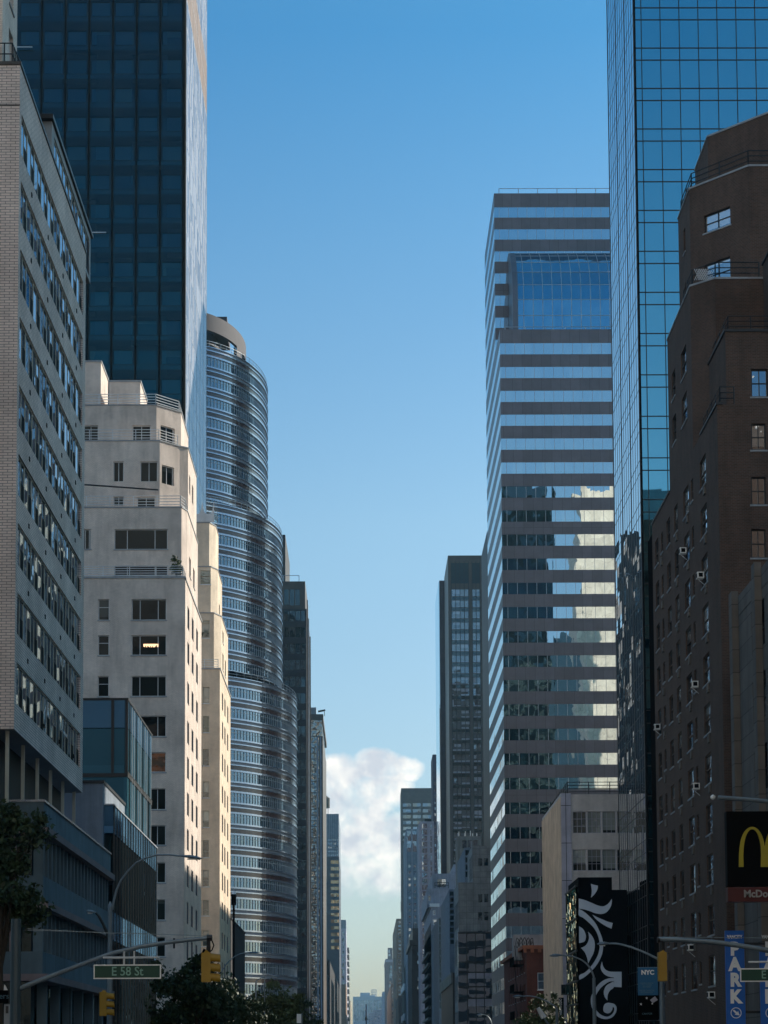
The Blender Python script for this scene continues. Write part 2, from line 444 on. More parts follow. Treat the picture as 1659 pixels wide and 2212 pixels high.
def text_mesh(s_, size, mat, ext=.01, name='lettering', bold=0.):
    cu = bpy.data.curves.new('txt', 'FONT'); cu.body = s_; cu.size = size; cu.extrude = ext; cu.offset = bold
    cu.align_x = 'CENTER'; cu.align_y = 'CENTER'; cu.resolution_u = 3
    ob = bpy.data.objects.new('txt', cu); col.objects.link(ob)
    dg = bpy.context.evaluated_depsgraph_get(); dg.update()
    me = bpy.data.meshes.new_from_object(ob.evaluated_get(dg)); me.name = name
    bpy.data.objects.remove(ob); bpy.data.curves.remove(cu)
    me.materials.clear(); me.materials.append(mat); return me
def text(T, s_, size, mat, loc, rz=0., roll=0., parent=None, ext=.01, sx=1., bold=0., name='lettering'):
    """upright lettering facing local -Y"""
    me = text_mesh(s_, size, mat, ext, name, bold)
    M = Matrix.Rotation(rz, 4, 'Z') @ Matrix.Rotation(R(90), 4, 'X') @ Matrix.Rotation(roll, 4, 'Z') @ Matrix.Diagonal((sx, 1, 1, 1))
    me.transform(M)
    o = bpy.data.objects.new(name, me); col.objects.link(o); o.parent = parent or T.o
    o.location = Vector(loc) - T.loc - (parent.location if parent else Vector((0, 0, 0)))
    return o
def rows(z0, pitch, h, n): return [(z0 + i * pitch, h) for i in range(n)]
def grid(cols, rws): return [(a, z, w_, h) for z, h in rws for a, w_ in cols]

# ------------------------------------------------------------------ materials
M = {}
M['pinkbrick'] = brick('pink_brick', (.78, .65, .59), (.68, .57, .52), (.28, .25, .24), .42, .125, 1, .018, dirt=.15)
M['whitebrick'] = brick('white_brick', (.76, .65, .57), (.68, .58, .515), (.48, .42, .37), .24, .085, 1, .010, dirt=.3)
M['creambrick'] = brick('cream_brick', (.82, .68, .52), (.75, .62, .48), (.55, .46, .37), .24, .085, 1, .010, dirt=.2)
M['brownbrick'] = brick('brown_brick', (.115, .066, .048), (.075, .047, .036), (.12, .10, .085), .26, .09, -1, .013, dirt=.3)
M['redbrick'] = brick('red_brick', (.20, .06, .04), (.15, .05, .035), (.12, .08, .07), .22, .075, -1, .01)
M['palebrick'] = brick('pale_brick', (.74, .67, .62), (.65, .59, .55), (.42, .38, .36), .24, .085, -1, .012, dirt=.25)
M['concrete'] = plain('concrete', (.12, .18, .22), .85, streak=.2, seams=(3.1, 30))
M['greypanel'] = plain('grey_panel', (.28, .30, .31), .7, streak=.25, seams=(1.5, 1.25), s=-1)
M['greywall'] = plain('grey_wall', (.34, .36, .38), .8, streak=.25)
M['bluewall'] = plain('blue_grey_wall', (.22, .27, .33), .8, streak=.35, s=-1)
M['lilac'] = plain('lilac_render', (.42, .42, .48), .8, streak=.3, s=-1)
M['stone'] = plain('stone', (.16, .145, .13), .85, streak=.2, seams=(1.8, 1.2), s=-1)
M['granite'] = plain('brown_granite', (.145, .138, .158), .35, var=.12, seams=(1.44, 40), s=1, spec=.6)
M['redgranite'] = plain('red_granite', (.055, .026, .026), .22, var=.15, s=1, spec=.7)
M['darkbrown'] = plain('dark_brown_panel', (.055, .042, .036), .5, streak=.2, seams=(.9, 3.6), s=-1)
M['bronze'] = plain('bronze_panel', (.10, .075, .062), .45, streak=.15, s=-1)
M['black'] = plain('black_metal', (.004, .005, .006), .7, spec=.08)
M['darkmetal'] = plain('dark_metal', (.02, .023, .026), .45)
M['whitemetal'] = plain('white_metal', (.62, .64, .66), .4)
M['steel'] = plain('brushed_steel', (.38, .43, .52), .18, .75, var=.06)
M['dullsteel'] = plain('dull_steel', (.14, .16, .20), .45, .3, var=.1)
M['galv'] = plain('galvanised_steel', (.19, .24, .28), .45, .4)
M['polepaint'] = plain('dark_pole_paint', (.05, .08, .10), .5)
M['cream'] = plain('cream_metal', (.42, .42, .36), .5)
M['beigerib'] = plain('beige_rib', (.68, .58, .46), .8, streak=.3, s=-1)
M['aluminium'] = plain('aluminium', (.45, .48, .52), .4, .5)
M['tar'] = plain('roof_tar', (.06, .06, .06), .9)
M['asphalt'] = plain('asphalt', (.05, .05, .052), .9, scale=.3)
M['pave'] = plain('pavement', (.24, .24, .23), .9, seams=(1.5, 1.5))
M['paint'] = plain('road_paint', (.75, .75, .72), .7)
M['leaf'] = plain('leaves', (.022, .046, .018), .6, var=.4, scale=2)
M['leaf2'] = plain('pale_leaves', (.05, .075, .022), .6, var=.4, scale=2)
M['bark'] = plain('bark', (.05, .04, .03), .9)
M['yellow'] = plain('signal_yellow', (.34, .20, .015), .45, var=.08)
M['signgreen'] = plain('sign_green', (.008, .06, .04), .5, var=.05)
M['signwhite'] = plain('sign_white', (.86, .87, .87), .5, var=.05)
M['muralwhite'] = plain('mural_white', (.60, .62, .66), .7, var=.06)
M['muralblack'] = plain('mural_black', (.004, .0045, .005), .9, spec=.05)
M['blue'] = plain('sign_blue', (.012, .13, .50), .45, var=.08)
M['bannerblue'] = plain('banner_blue', (.015, .12, .26), .6, var=.1)
M['red'] = plain('sign_red', (.08, .008, .010), .5)
M['archyellow'] = plain('arch_yellow', (.42, .34, .02), .45)
M['rust'] = plain('oxide_red', (.35, .13, .07), .8)
M['tan'] = plain('tan_wall', (.36, .24, .17), .8, streak=.3, s=-1)
M['ornament'] = plain('weathered_stone', (.28, .28, .26), .85, streak=.4, s=-1)
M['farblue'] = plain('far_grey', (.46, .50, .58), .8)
M['mauve'] = plain('mauve_wall', (.22, .18, .19), .8, s=-1)
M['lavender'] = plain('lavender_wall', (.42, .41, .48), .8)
M['charcoal'] = plain('charcoal_wall', (.035, .035, .04), .7, s=-1)
M['lampglass'] = plain('lamp_glass', (.6, .62, .62), .3)

M['g_ribbon'] = pane_mat('ribbon_glass', (.02, .03, .034), r0=.14, blinds=.45, blindc=(.14, .17, .18), wav=.012)
M['g_apt'] = pane_mat('apartment_glass', (.012, .013, .011), r0=-.025, blinds=.3, blindc=(.07, .075, .07), wav=.012)
M['g_cream'] = pane_mat('cream_building_glass', (.05, .06, .04), r0=.10, blinds=.7, blindc=(.4, .42, .36))
M['g_brown'] = pane_mat('old_glass', (.006, .007, .008), r0=.42, blinds=.5, blindc=(.50, .48, .44), wav=.04)
M['g_lit'] = pane_mat('lit_glass', (.08, .04, .015), blinds=0, lit=((1., .42, .16), .05))
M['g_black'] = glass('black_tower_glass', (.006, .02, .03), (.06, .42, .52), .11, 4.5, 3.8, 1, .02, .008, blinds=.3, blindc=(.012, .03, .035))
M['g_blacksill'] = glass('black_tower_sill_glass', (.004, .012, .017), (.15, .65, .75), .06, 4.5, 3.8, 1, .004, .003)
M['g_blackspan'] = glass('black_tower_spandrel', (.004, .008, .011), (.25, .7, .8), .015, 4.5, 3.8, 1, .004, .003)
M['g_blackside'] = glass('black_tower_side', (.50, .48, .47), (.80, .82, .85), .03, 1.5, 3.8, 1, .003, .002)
M['g_box'] = glass('teal_box_glass', (.03, .085, .11), (.55, .85, 1.), .09, 3., 5., 1, .006, .01)
M['g_boxlight'] = glass('pale_box_glass', (.085, .18, .28), (.6, .85, 1.), .10, 3., 5., 1, .006, .01)
M['g_tower'] = glass('blue_mirror_glass', (.0, .012, .02), (.50, .93, 1.), .70, 1.72, 1.26, -1, .0015, .002, wsc=.3)
M['g_towerside'] = glass('pale_mirror_glass', (.02, .03, .04), (.93, .97, 1.), .80, 1.69, 1.26, -1, .01, .008, wsc=.3)
M['g_strip'] = glass('silver_blue_glass', (.006, .012, .018), (.84, .95, 1.), .80, 1.44, 3.6, -1, .005, .006, wsc=.5)
M['g_atrium'] = glass('atrium_glass', (.0, .03, .08), (.35, .75, 1.), .60, 1.44, 1.5, -1, .01, .005)
M['g_lip'] = glass('elliptical_tower_glass', (.010, .028, .042), (.6, .82, 1.), .22, .75, 3.87, 1, .02, .015, blinds=.25, blindc=(.09, .12, .16))
M['g_dark'] = glass('dark_glass', (.004, .01, .012), (.6, .8, .9), .07, 1.5, 3.6, 1, .01, .02)
M['g_darkr'] = glass('dark_glass_right', (.004, .009, .012), (.6, .8, .9), .07, 1.5, 3.6, -1, .01, .02)
M['g_wavy'] = glass('wavy_glass', (.01, .014, .014), (1., .92, .85), .35, 2.2, 3.4, 1, .05, .35, wsc=.9)
M['g_bronze'] = glass('bronze_tower_glass', (.02, .04, .055), (.8, .9, 1.), .22, 2.4, 3.66, -1, .02, .02, blinds=.7, blindc=(.42, .44, .50))
M['g_far'] = glass('far_tower_glass', (.03, .05, .07), (.8, .9, 1.), .25, 3., 3.2, -1, .05, .02, blinds=.3, blindc=(.4, .45, .5))
M['g_orange'] = glass('amber_window_glass', (.30, .15, .05), (1., .75, .5), .25, 1.8, 4., 1, .03, .02)  # amber base colour with an amber gloss tint
M['g_low'] = glass('reflecting_shopfront_glass', (.02, .03, .045), (.75, .85, .95), .15, 3.6, 5., -1, .008, .006, wsc=.3)
M['g_curtain'] = glass('rippled_gold_glass', (.05, .04, .02), (1., .85, .6), .3, 1.2, 4.4, -1, .08, .3, wsc=.8)
M['crown'] = plain('crown_granite', (.075, .07, .08), .8, var=.1)
M['louvre'] = plain('copper_louvre', (.13, .075, .05), .7, .1, seams=(.9, 60))

WS = {
    'apt': Win(M['whitemetal'], M['g_apt'], (.24, .76), (), .06, .2, M['greywall']),
    'apt2': Win(M['whitemetal'], M['g_apt'], (), (.62,), .06, .2, M['greywall']),
    'aptd': Win(M['whitemetal'], M['g_apt'], (.5,), (), .06, .2, None),
    'apts': Win(M['dullsteel'], M['g_apt'], (.5,), (), .06, .07, None),
    'lit': Win(M['whitemetal'], M['g_lit'], (.33,), (), .06, .2, M['greywall']),
    'cream': Win(M['cream'], M['g_cream'], (), (.35,), .06, .15, M['whitemetal']),
    'brown': Win(M['darkmetal'], M['g_brown'], (), (.5,), .05, .10, M['greywall']),
    'brown2': Win(M['darkmetal'], M['g_brown'], (.5,), (.5,), .07, .15, M['greywall']),
    'simple': Win(M['darkmetal'], M['g_dark'], simple=True, depth=.15),
    'simpler': Win(M['darkmetal'], M['g_darkr'], simple=True, depth=.15),
    'far': Win(M['darkmetal'], M['g_far'], simple=True, depth=.2),
    'orange': Win(M['darkmetal'], M['g_orange'], simple=True, depth=.2),
}

# ------------------------------------------------------------------ ground, road, pavements
g = MB(); g.quad((-3000, -600, 0), (3000, -600, 0), (3000, 7000, 0), (-3000, 7000, 0)); struct('ground', g, M['asphalt'])
g = MB(); g.quad((-10.9, -400, .004), (15.4, -400, .004), (15.4, 4000, .004), (-10.9, 4000, .004)); struct('road', g, M['asphalt'])
for xa, xb in ((-14.3, -10.9), (15.4, 19.5)):
    g = MB()
    for ya, yb in ((-300, 62), (96, 178), (208, 330), (350, 600)): g.box(xa, xb, ya, yb, 0.001, .14)
    struct('pavement', g, M['pave'])
g = MB()
for x in (-5.5, -.3, 4.9, 10.1):
    for i in range(60): y = 10 + i * 9; g.quad((x - .06, y, .008), (x + .06, y, .008), (x + .06, y + 3, .008), (x - .06, y + 3, .008))
for yy in (62, 84):
    for i in range(26): x = -10.4 + i; g.quad((x, yy, .008), (x + .5, yy, .008), (x + .5, yy + 3.2, .008), (x, yy + 3.2, .008))
struct('road_marking', g, M['paint'])

# ================================================================== LEFT SIDE
# ---- apartment block with ribbon windows
XL = -15.2
T = Thing('apartment_block', 'pinkish brick apartment block with slanting rows of ribbon windows at the far left edge', 'building', (XL, 93.7, 0))
Y0, Y1 = 93.7, 116.6
top = 45.9; bot = 16.0
fl = [at(47, y, Y0 + .3).z for y in (240, 390, 540, 690, 832, 980, 1130, 1277, 1427)]
zt0 = fl[0]; pit = (fl[0] - fl[-1]) / 8
tops = [zt0 - i * pit for i in range(9)]
wh = 1.86
strips = [(.55, z - wh, 21.3, wh) for z in tops]
mb = MB()
Of, uf = (XL - 22, Y0), (1, 0); Os, us = (XL, Y0), (0, 1)
wallgrid(mb, Of, uf, 22, bot, top, [])
wallgrid(mb, Os, us, Y1 - Y0, bot, top, strips, .28)
mb.quad((XL - 22, Y1, bot), (XL, Y1, bot), (XL, Y1, top), (XL - 22, Y1, top))
mb.quad((XL - 22, Y0, top), (XL, Y0, top), (XL, Y1, top), (XL - 22, Y1, top))
mb.quad((XL - 22, Y0, bot), (XL, Y0, bot), (XL, Y1, bot), (XL - 22, Y1, bot))
T.part('wall', mb, M['pinkbrick'])
# seam course + parapet edge
mb = MB(); mb.box(XL - 22, XL + .02, Y0 - .02, Y0, hz(228, Y0, 20), hz(228, Y0, 20) + .05); T.part('string_course', mb, M['darkmetal'])
mb = MB(); mb.box(XL - 22, XL + .06, Y0 - .06, Y1, top + .003, top + .14); T.part('coping', mb, M['darkmetal'])
# drain holes
for z in tops[:-1] + [bot + .9 + pit]:
    for k in range(4):
        mb = MB(); mb.fbox(Os, us, 3.5 + k * 5.2, 3.72 + k * 5.2, -.03, .02, z - wh - pit * .18 - .2, z - wh - pit * .18)
        T.part('vent', mb, M['black'])
rng = random.Random(3)
for zi, z in enumerate(tops):
    n = 10; L = 21.3; mod = L / n
    fr = MB(); dk = MB(); panes = []
    zb = z - wh
    fr.fbox(Os, us, .55, .55 + L, .07, .132, z - .06, z - .004); fr.fbox(Os, us, .55, .55 + L, .07, .132, zb + .004, zb + .05)
    for i in range(n):
        a = .55 + i * mod
        fr.fbox(Os, us, a + .002, a + .13, .075, .132, zb + .051, z - .061)
        fr.fbox(Os, us, a + mod * .55, a + mod * .55 + .05, .08, .132, zb + .051, z - .061)
    o = T.part('ribbon_window', fr, M['cream'])
    for i in range(n):
        a = .55 + i * mod; dk = MB(); dk.fbox(Os, us, a + mod * .55 + .06, a + mod - .01, .082, .128, zb + .052, zb + wh * rng.choice((.48, .5, .52)))
        T.part('lower_panel', dk, M['black'], parent=o)
    for i in range(n):
        a = .55 + i * mod
        for (p, q) in ((a + .13, a + mod * .55), (a + mod * .55 + .05, a + mod)):
            pn = MB(); pn.fbox(Os, us, p + .002, q - .002, .1, .12, zb + .052, z - .062); T.part('pane', pn, M['g_ribbon'], parent=o)
# recessed storey and columns under the overhang
mb = MB(); mb.prism([(XL - 22, Y0 + 1.2), (XL - 1.1, Y0 + 1.2), (XL - 1.1, Y1 - .4), (XL - 22, Y1 - .4)], 11.5, bot - .01); T.part('recessed_storey', mb, plain('shade_toned_glazing', (.006, .007, .008), .6))  # near-black tone puts the overhang's shade into the colour
for i in range(6):
    y = Y0 + .5 + i * 4.35
    mb = MB(); mb.box(XL - .45, XL - .3, y, y + .14, 12.2, bot - .003); T.part('column', mb, M['cream'])
for i in range(3):
    mb = MB(); mb.box(XL - 5 - 4 * i, XL - 4.87 - 4 * i, Y0 + .3, Y0 + .5, 12.2, bot - .003); T.part('column', mb, M['cream'])
# penthouse storey on top
py0 = atx(118, 255, XL - 1.6).y; pz = atx(118, 255, XL - 1.6).z
PX = XL - .35; p1 = atx(196, 484, PX); p0 = atx(112, 262, PX)
pzb = top + .25; pzt = p0.z - .4
pr = [(.9, pzb, p1.y - p0.y - 1.4, pzt - pzb)]
Ofp, ufp, frp, Osp, usp, srp = block(T, 'L', PX, p0.y, p1.y, 9, top + .01, p0.z, M['greywall'], (), pr, None, .25, name='penthouse_wall')
mb = MB(); mb.box(PX - 9, PX + .12, p0.y - .4, p1.y + .3, p0.z + .004, p0.z + .22); T.part('penthouse_roof', mb, M['darkmetal'])
L = pr[0][2]
fr = MB(); fr.fbox(Osp, usp, .9, .9 + L, .06, .105, pzt - .07, pzt - .004)
for i in range(13): a = .9 + L * i / 12; fr.fbox(Osp, usp, a, a + .07, .05, .106, pzb, pzt - .075)
o = T.part('ribbon_window', fr, M['cream'])
for i in range(12):
    a = .9 + L * i / 12; pn = MB(); pn.fbox(Osp, usp, a + .075, a + L / 12 - .004, .08, .1, pzb + .01, pzt - .08); T.part('pane', pn, M['g_ribbon'], parent=o)
# upper setback tower, top-left corner of the view
uy0 = p0.y - 14; uy1 = atx(37, 80, XL - .9).y
ux = XL - .9
ur = [(uy1 - uy0 - 2.0 - 3.2 * k, top + 2 + 3.05 * j, 1.3, 1.6) for j in range(5) for k in range(3)]
uy0 = Y0 + .6
ur = [(a, z, b, c) for a, z, b, c in [(uy1 - uy0 - 2.3, top + 1.0 + 3.05 * j, 1.2, 1.9) for j in range(5)]]
if uy1 - uy0 > 3: block(T, 'L', ux, uy0, uy1, 12, top + .02, top + 17, M['whitebrick'], (), ur, WS['apt2'], .25, name='tower_wall')
railing(T, [(XL - 6, Y0 + .3), (XL - .4, Y0 + .3), (XL - .3, Y0 + 3)], top + .14, 1.0, M['darkmetal'], 2, .35, .03)
print('L1', pr, srp, p0, p1, uy0, uy1)

# ---- concrete podium in front/below
T = Thing('concrete_podium_building', 'low blue grey concrete office podium with vertical window fins under the pink brick block', 'building', (-14.4, 97.2, 0))
PXp = -14.4; pY0, pY1 = 97.2, 122.9
zb = [(atx(93, 1822 - 1, PXp).z, 0)]
b1t = 12.1; b1b = atx(238, 1890, PXp).z
def zx(px, py): return atx(px, py, PXp).z
b1t = zx(238, 1846); b1b = zx(238, 1890); b2t = zx(217, 1961); b2b = zx(217, 2008); b3t = zx(210, 2094); b3b = zx(213, 2135)
print('podium bands', b1t, b1b, b2t, b2b, b3t, b3b)
for (a, b) in ((b1t, b1b), (b2t, b2b), (b3t, b3b)):
    mb = MB(); mb.box(PXp - 22, PXp, pY0, pY1, b, a); T.part('concrete_band', mb, M['concrete'])
    mb = MB(); mb.box(PXp - 22, PXp + .25, pY0 - .2, pY1, b - .32, b - .004); T.part('soffit_ledge', mb, M['mauve'])
mb = MB(); mb.box(PXp - 22, PXp + .06, pY0 - .05, pY1, b1t + .003, b1t + .1); T.part('coping', mb, M['steel'])
mb = MB(); mb.box(PXp - 21, PXp - .6, pY0 + .6, pY1 - .1, 0, b1b - .33); T.part('glazing', mb, M['g_dark'])
for (lo, hi) in ((b2t, b1b - .33), (b3t, b2b - .33)):
    for i in range(20):
        y = pY0 + .4 + i * 1.28
        mb = MB(); mb.box(PXp - .5, PXp - .05, y, y + .32, lo + .004, hi - .004); T.part('fin', mb, M['concrete'])
    for i in range(7):
        x = PXp - 1.5 - i * 1.5; mb = MB(); mb.box(x, x + .4, pY0 + .1, pY0 + .5, lo + .004, hi - .004); T.part('fin', mb, M['mauve'])
for i in range(6):
    y = pY0 + 2 + i * 4.2; mb = MB(); mb.box(PXp - .55, PXp - .1, y, y + .3, 0.15, b3b - .33); T.part('pier', mb, M['concrete'])
# grey stair block at its far end
T = Thing('stair_block', 'plain blue grey wall block between the concrete podium and the teal glass box', 'building', (-14.9, 123.5, 0))
zt_ = at(200, 1693, 123.5).z
block(T, 'L', at(223, 1750, 123.5).x, 123.3, 134.5, 18, 0, zt_, M['bluewall'], pmat=M['darkmetal'])

# ---- teal glass box
T = Thing('glass_box_building', 'teal translucent glass box building beside the white brick apartments', 'building', (-14.8, 135, 0))
gz_t = 24.1; gz_b = at(230, 1572, 135).z; gz_c = at(230, 1670, 135).z
xg = -14.8; gl = []
mb = MB(); mb.box(xg - 20, xg, 135, 150.4, gz_b, gz_t); T.part('upper_glass_band', mb, M['g_boxlight'])
mb = MB(); mb.box(xg - 20, xg - .01, 135.02, 150.4, gz_c, gz_b - .05); T.part('middle_glass_band', mb, M['g_box'])
mb = MB(); mb.box(xg - 20, xg - .02, 135.03, 150.4, 0, gz_c - .25); T.part('lower_glass_band', mb, M['g_box'])
mb = MB(); mb.box(xg - 20.1, xg + .05, 134.95, 150.5, gz_t + .004, gz_t + .14); mb.box(xg - 20, xg + .03, 134.97, 150.4, gz_c - .24, gz_c - .01); T.part('frame', mb, M['darkmetal'])
for xx in (-.02, -8.9, -.9):
    mb = MB(); mb.box(xg + xx - .12, xg + xx + .05, 134.93, 135.0, gz_c, gz_t); T.part('mullion', mb, M['darkmetal'])
for i in range(11):
    y = 136.2 + i * 1.35; mb = MB(); mb.box(xg - .02, xg + .04, y, y + .07, 0.1, gz_t - .05); T.part('mullion', mb, M['aluminium'] if i % 3 else M['darkmetal'])
mb = MB()
zz = [gz_c, 16, 12, 8]
for z in zz: mb.box(xg + .001, xg + .05, 135, 150.4, z, z + .08)
T.part('transom', mb, M['darkmetal'])
T2 = Thing('lower_glass_building', 'dark glass fronted low building with a pale glass parapet behind the street lamp', 'building', (-14.4, 123, 0))
z1 = 16.2
mb = MB(); mb.box(-20.4, -14.4, 124, 150.2, z1 - 1.6, z1); T2.part('glass_parapet', mb, M['g_boxlight'])
za = atx(240, 1968, -14.4).z; zb_ = atx(240, 2030, -14.4).z
mb = MB(); mb.box(-20.4, -14.42, 124.02, 150.1, za, z1 - 1.65); T2.part('upper_glazing', mb, M['g_dark'])
mb = MB(); mb.box(-20.4, -14.38, 124.0, 150.15, zb_, za - .02); T2.part('pale_band', mb, M['g_boxlight'])
mb = MB(); mb.box(-20.4, -14.43, 124.03, 150.1, 0, zb_ - .02); T2.part('lower_glazing', mb, M['g_dark'])
for i in range(18):
    y = 124.3 + i * 1.48; mb = MB(); mb.box(-14.41, -14.34, y, y + .06, .15, z1); T2.part('mullion', mb, M['darkmetal'])
mb = MB(); mb.box(-20.4, -14.33, 123.9, 150.2, z1 + .003, z1 + .08); T2.part('coping', mb, M['aluminium'])

# ---- white brick apartment house with terraces
Y = 182.4; T = Thing('stepped_apartment_house', 'white brick apartment house with stepped railed terraces in front of the black tower', 'building', (XL, Y, 0))
zA = at(380, 1249, Y).z
def wz(y): return at(320, y, Y).z
rowsA = [(1294, 1339), (1372, 1415), (1460, 1504), (1546, 1591), (1625, 1668), (1703, 1749), (1783, 1826), (1863, 1907), (1943, 1988), (2024, 2067), (2113, 2152), (2189, 2232)]
k = Y / F
fr = []; sr = []
for i, (a, b) in enumerate(rowsA):
    z0_, z1_ = wz(b), wz(a)
    fr.append(((400 - 360) * k, z0_, (360 - 284) * k, z1_ - z0_))
    fr.append(((400 - 235) * k, z0_, (24) * k, z1_ - z0_))
    if i not in (3,): fr.append(((400 - 175) * k, z0_, (24) * k, z1_ - z0_))
sry = [(2.9, 2.0), (7.6, 2.1), (12.6, 2.1)]
for (a, b) in rowsA:
    z0_, z1_ = wz(b), wz(a)
    sr += [(s_, z0_ - .1, w_, z1_ - z0_ + .15) for s_, w_ in sry]
sr += [(s_, zA + d - 1.3, w_, 1.7) for s_, w_ in sry[:0] for d in ()]
Ofa, ufa, fra, Osa, usa, sra = block(T, 'L', XL, Y, 201.4, 26, 0, zA, M['whitebrick'], fr, sr, None, .25, par=1.1, pmat=M['greywall'], wins=False)
for i, r in enumerate(fra):
    st = WS['apt'] if r[2] > 2 else WS['apt2']
    lab = None
    if r[2] > 2 and abs(r[1] - wz(1668)) < .1: st = WS['lit']; lab = 'window lit orange by a lamp inside'
    window(T, Ofa, ufa, *r, st, lab)
for r in sra: window(T, Osa, usa, *r, WS['apts'])
# chandelier window glow behind second row
mb = MB(); zc = wz(1395)
for i in range(16):
    xx = XL - (400 - 310 - 2.1 * i) * k
    mb.box(xx, xx + .05, Y + .19, Y + .21, zc + random.uniform(-.1, .12), zc + .2)
me_l, tl, ol = newmat('chandelier_lamp'); e = tl.new('ShaderNodeEmission'); tl.put(e.inputs[0], (1., .62, .35)); e.inputs[1].default_value = 2.2; tl.l.new(e.outputs[0], ol.inputs[0])
T.part('chandelier', mb, me_l)
# tier 2
def tier(T, side, pts, z0, z1, mat, wins, name='setback_wall', st=WS['apt'], par=1.0):
    """chamfered setback volume; pts = plan outline in facade order; wins = {edge: rects}"""
    mb = MB(); k_ = len(pts)
    for i in range(k_):
        a, b = Vector(pts[i]), Vector(pts[(i + 1) % k_]); L = (b - a).length; u = tuple((b - a) / L)
        rr = wallgrid(mb, a, u, L, z0, z1, wins.get(i, []), .22)
        for r in rr: window(T, a, u, *r, st)
    mb.poly([(p[0], p[1], z1 - par) for p in pts])
    T.part(name, mb, mat)
    cp = MB()
    for i in range(k_ - 1):
        a, b = Vector(pts[i]), Vector(pts[(i + 1) % k_]); u = tuple((b - a) / (b - a).length)
        cp.fbox(a, u, 0, (b - a).length, -.06, .25, z1 + .003, z1 + .12)
    T.part('coping', cp, M['greywall'])
def onz(y, Yp, x=380): return at(x, y, Yp).z
Y2 = 184.8; x2 = at(392, 1150, Y2).x
z2 = onz(1097, Y2)
def rwin(Yp, xc, xa, xb, ya, yb, xl):
    """rect on a front facade starting at x=xl"""
    a = at(xa, ya, Yp); b = at(xb, yb, Yp); return (a.x - xl, b.z, b.x - a.x, a.z - b.z)
xl = XL - 25
tier(T, 'L', [(xl, Y2), (x2, Y2), (XL - .1, Y2 + 1.3), (XL - .1, 198), (xl, 198)], zA - 1.09, z2, M['whitebrick'],
     {0: [rwin(Y2, 0, 247, 362, 1143, 1186, xl), rwin(Y2, 0, 180, 196, 1143, 1186, xl), rwin(Y2, 0, 247, 362, 1222, 1242, xl)],
      2: [(s_, zA + 1.6, 1.8, 1.7) for s_ in (2.2, 6.5)]})
Y3 = 187.0; x3 = at(345, 1020, Y3).x; z3 = onz(953, Y3)
xc3 = at(388, 1000, Y3 + 1.8).x
tier(T, 'L', [(xl, Y3), (x3, Y3), (xc3, Y3 + 1.8), (xc3 + .7, Y3 + 2.4), (xc3 + .7, 199), (xl, 199)], z2 - 1.0, z3, M['whitebrick'],
     {0: [rwin(Y3, 0, 245, 267, 997, 1040, xl), rwin(Y3, 0, 303, 340, 997, 1040, xl), rwin(Y3, 0, 245, 267, 1072, 1092, xl), rwin(Y3, 0, 296, 335, 1073, 1097, xl)],
      1: [(.25, onz(1042, Y3), 1.5, 1.65)], 3: [(1.2, onz(1042, Y3), 1.3, 1.7), (4.4, onz(1042, Y3), 1.5, 1.7)]}, st=WS['aptd'])
Y4 = 189.2; x4 = at(338, 900, Y4).x; z4 = onz(876, Y4); xc4 = at(391, 900, Y4 + 2.2).x
tier(T, 'L', [(xl, Y4), (x4, Y4), (xc4, Y4 + 2.2), (xc4, 199.5), (xl, 199.5)], z3 - 1.0, z4, M['whitebrick'],
     {0: [rwin(Y4, 0, 286, 325, 919, 952, xl), rwin(Y4, 0, 180, 212, 919, 952, xl)], 1: [(.5, onz(953, Y4), 1.7, 1.6)]}, st=WS['aptd'])
block(T, 'L', at(303, 840, 192.).x, 192., 198, (303 - 234) * 192 / F, z4 - 1, onz(825, 192.), M['whitebrick'], name='penthouse_wall', pmat=M['greywall'])
block(T, 'L', at(218, 800, 193.5).x, 193.5, 199, 6, z4 - 1, onz(782, 193.5), M['whitebrick'], name='penthouse_wall', pmat=M['greywall'])
railing(T, [(xl, Y + .2), (XL - .2, Y + .2), (XL - .2, Y + 3)], zA + .1, 1.0, M['whitemetal'], 5, 2.2, .03)
railing(T, [(xl, Y2 + .2), (x2 - .1, Y2 + .2), (XL - .3, Y2 + 1.4), (XL - .3, Y2 + 4)], z2 + .1, 1.0, M['whitemetal'], 4, 2.0, .03)
railing(T, [(xl, Y3 + .2), (x3 - .1, Y3 + .2), (xc3 - .2, Y3 + 2.0)], z3 + .1, 1.0, M['whitemetal'], 4, 2.0, .03)
railing(T, [(xl, Y4 + .2), (x4 - .1, Y4 + .2), (xc4 - .2, Y4 + 2.4), (xc4 - .2, 196)], z4 + .1, 1.0, M['whitemetal'], 4, 1.6, .035)
mb = MB(); mb.bar((x2 - 9, Y2 - .1, onz(1060, Y3)), (x2 - 2.2, Y2 + 1.9, onz(1060, Y3)), .07); T.part('awning_pole', mb, M['darkmetal'])

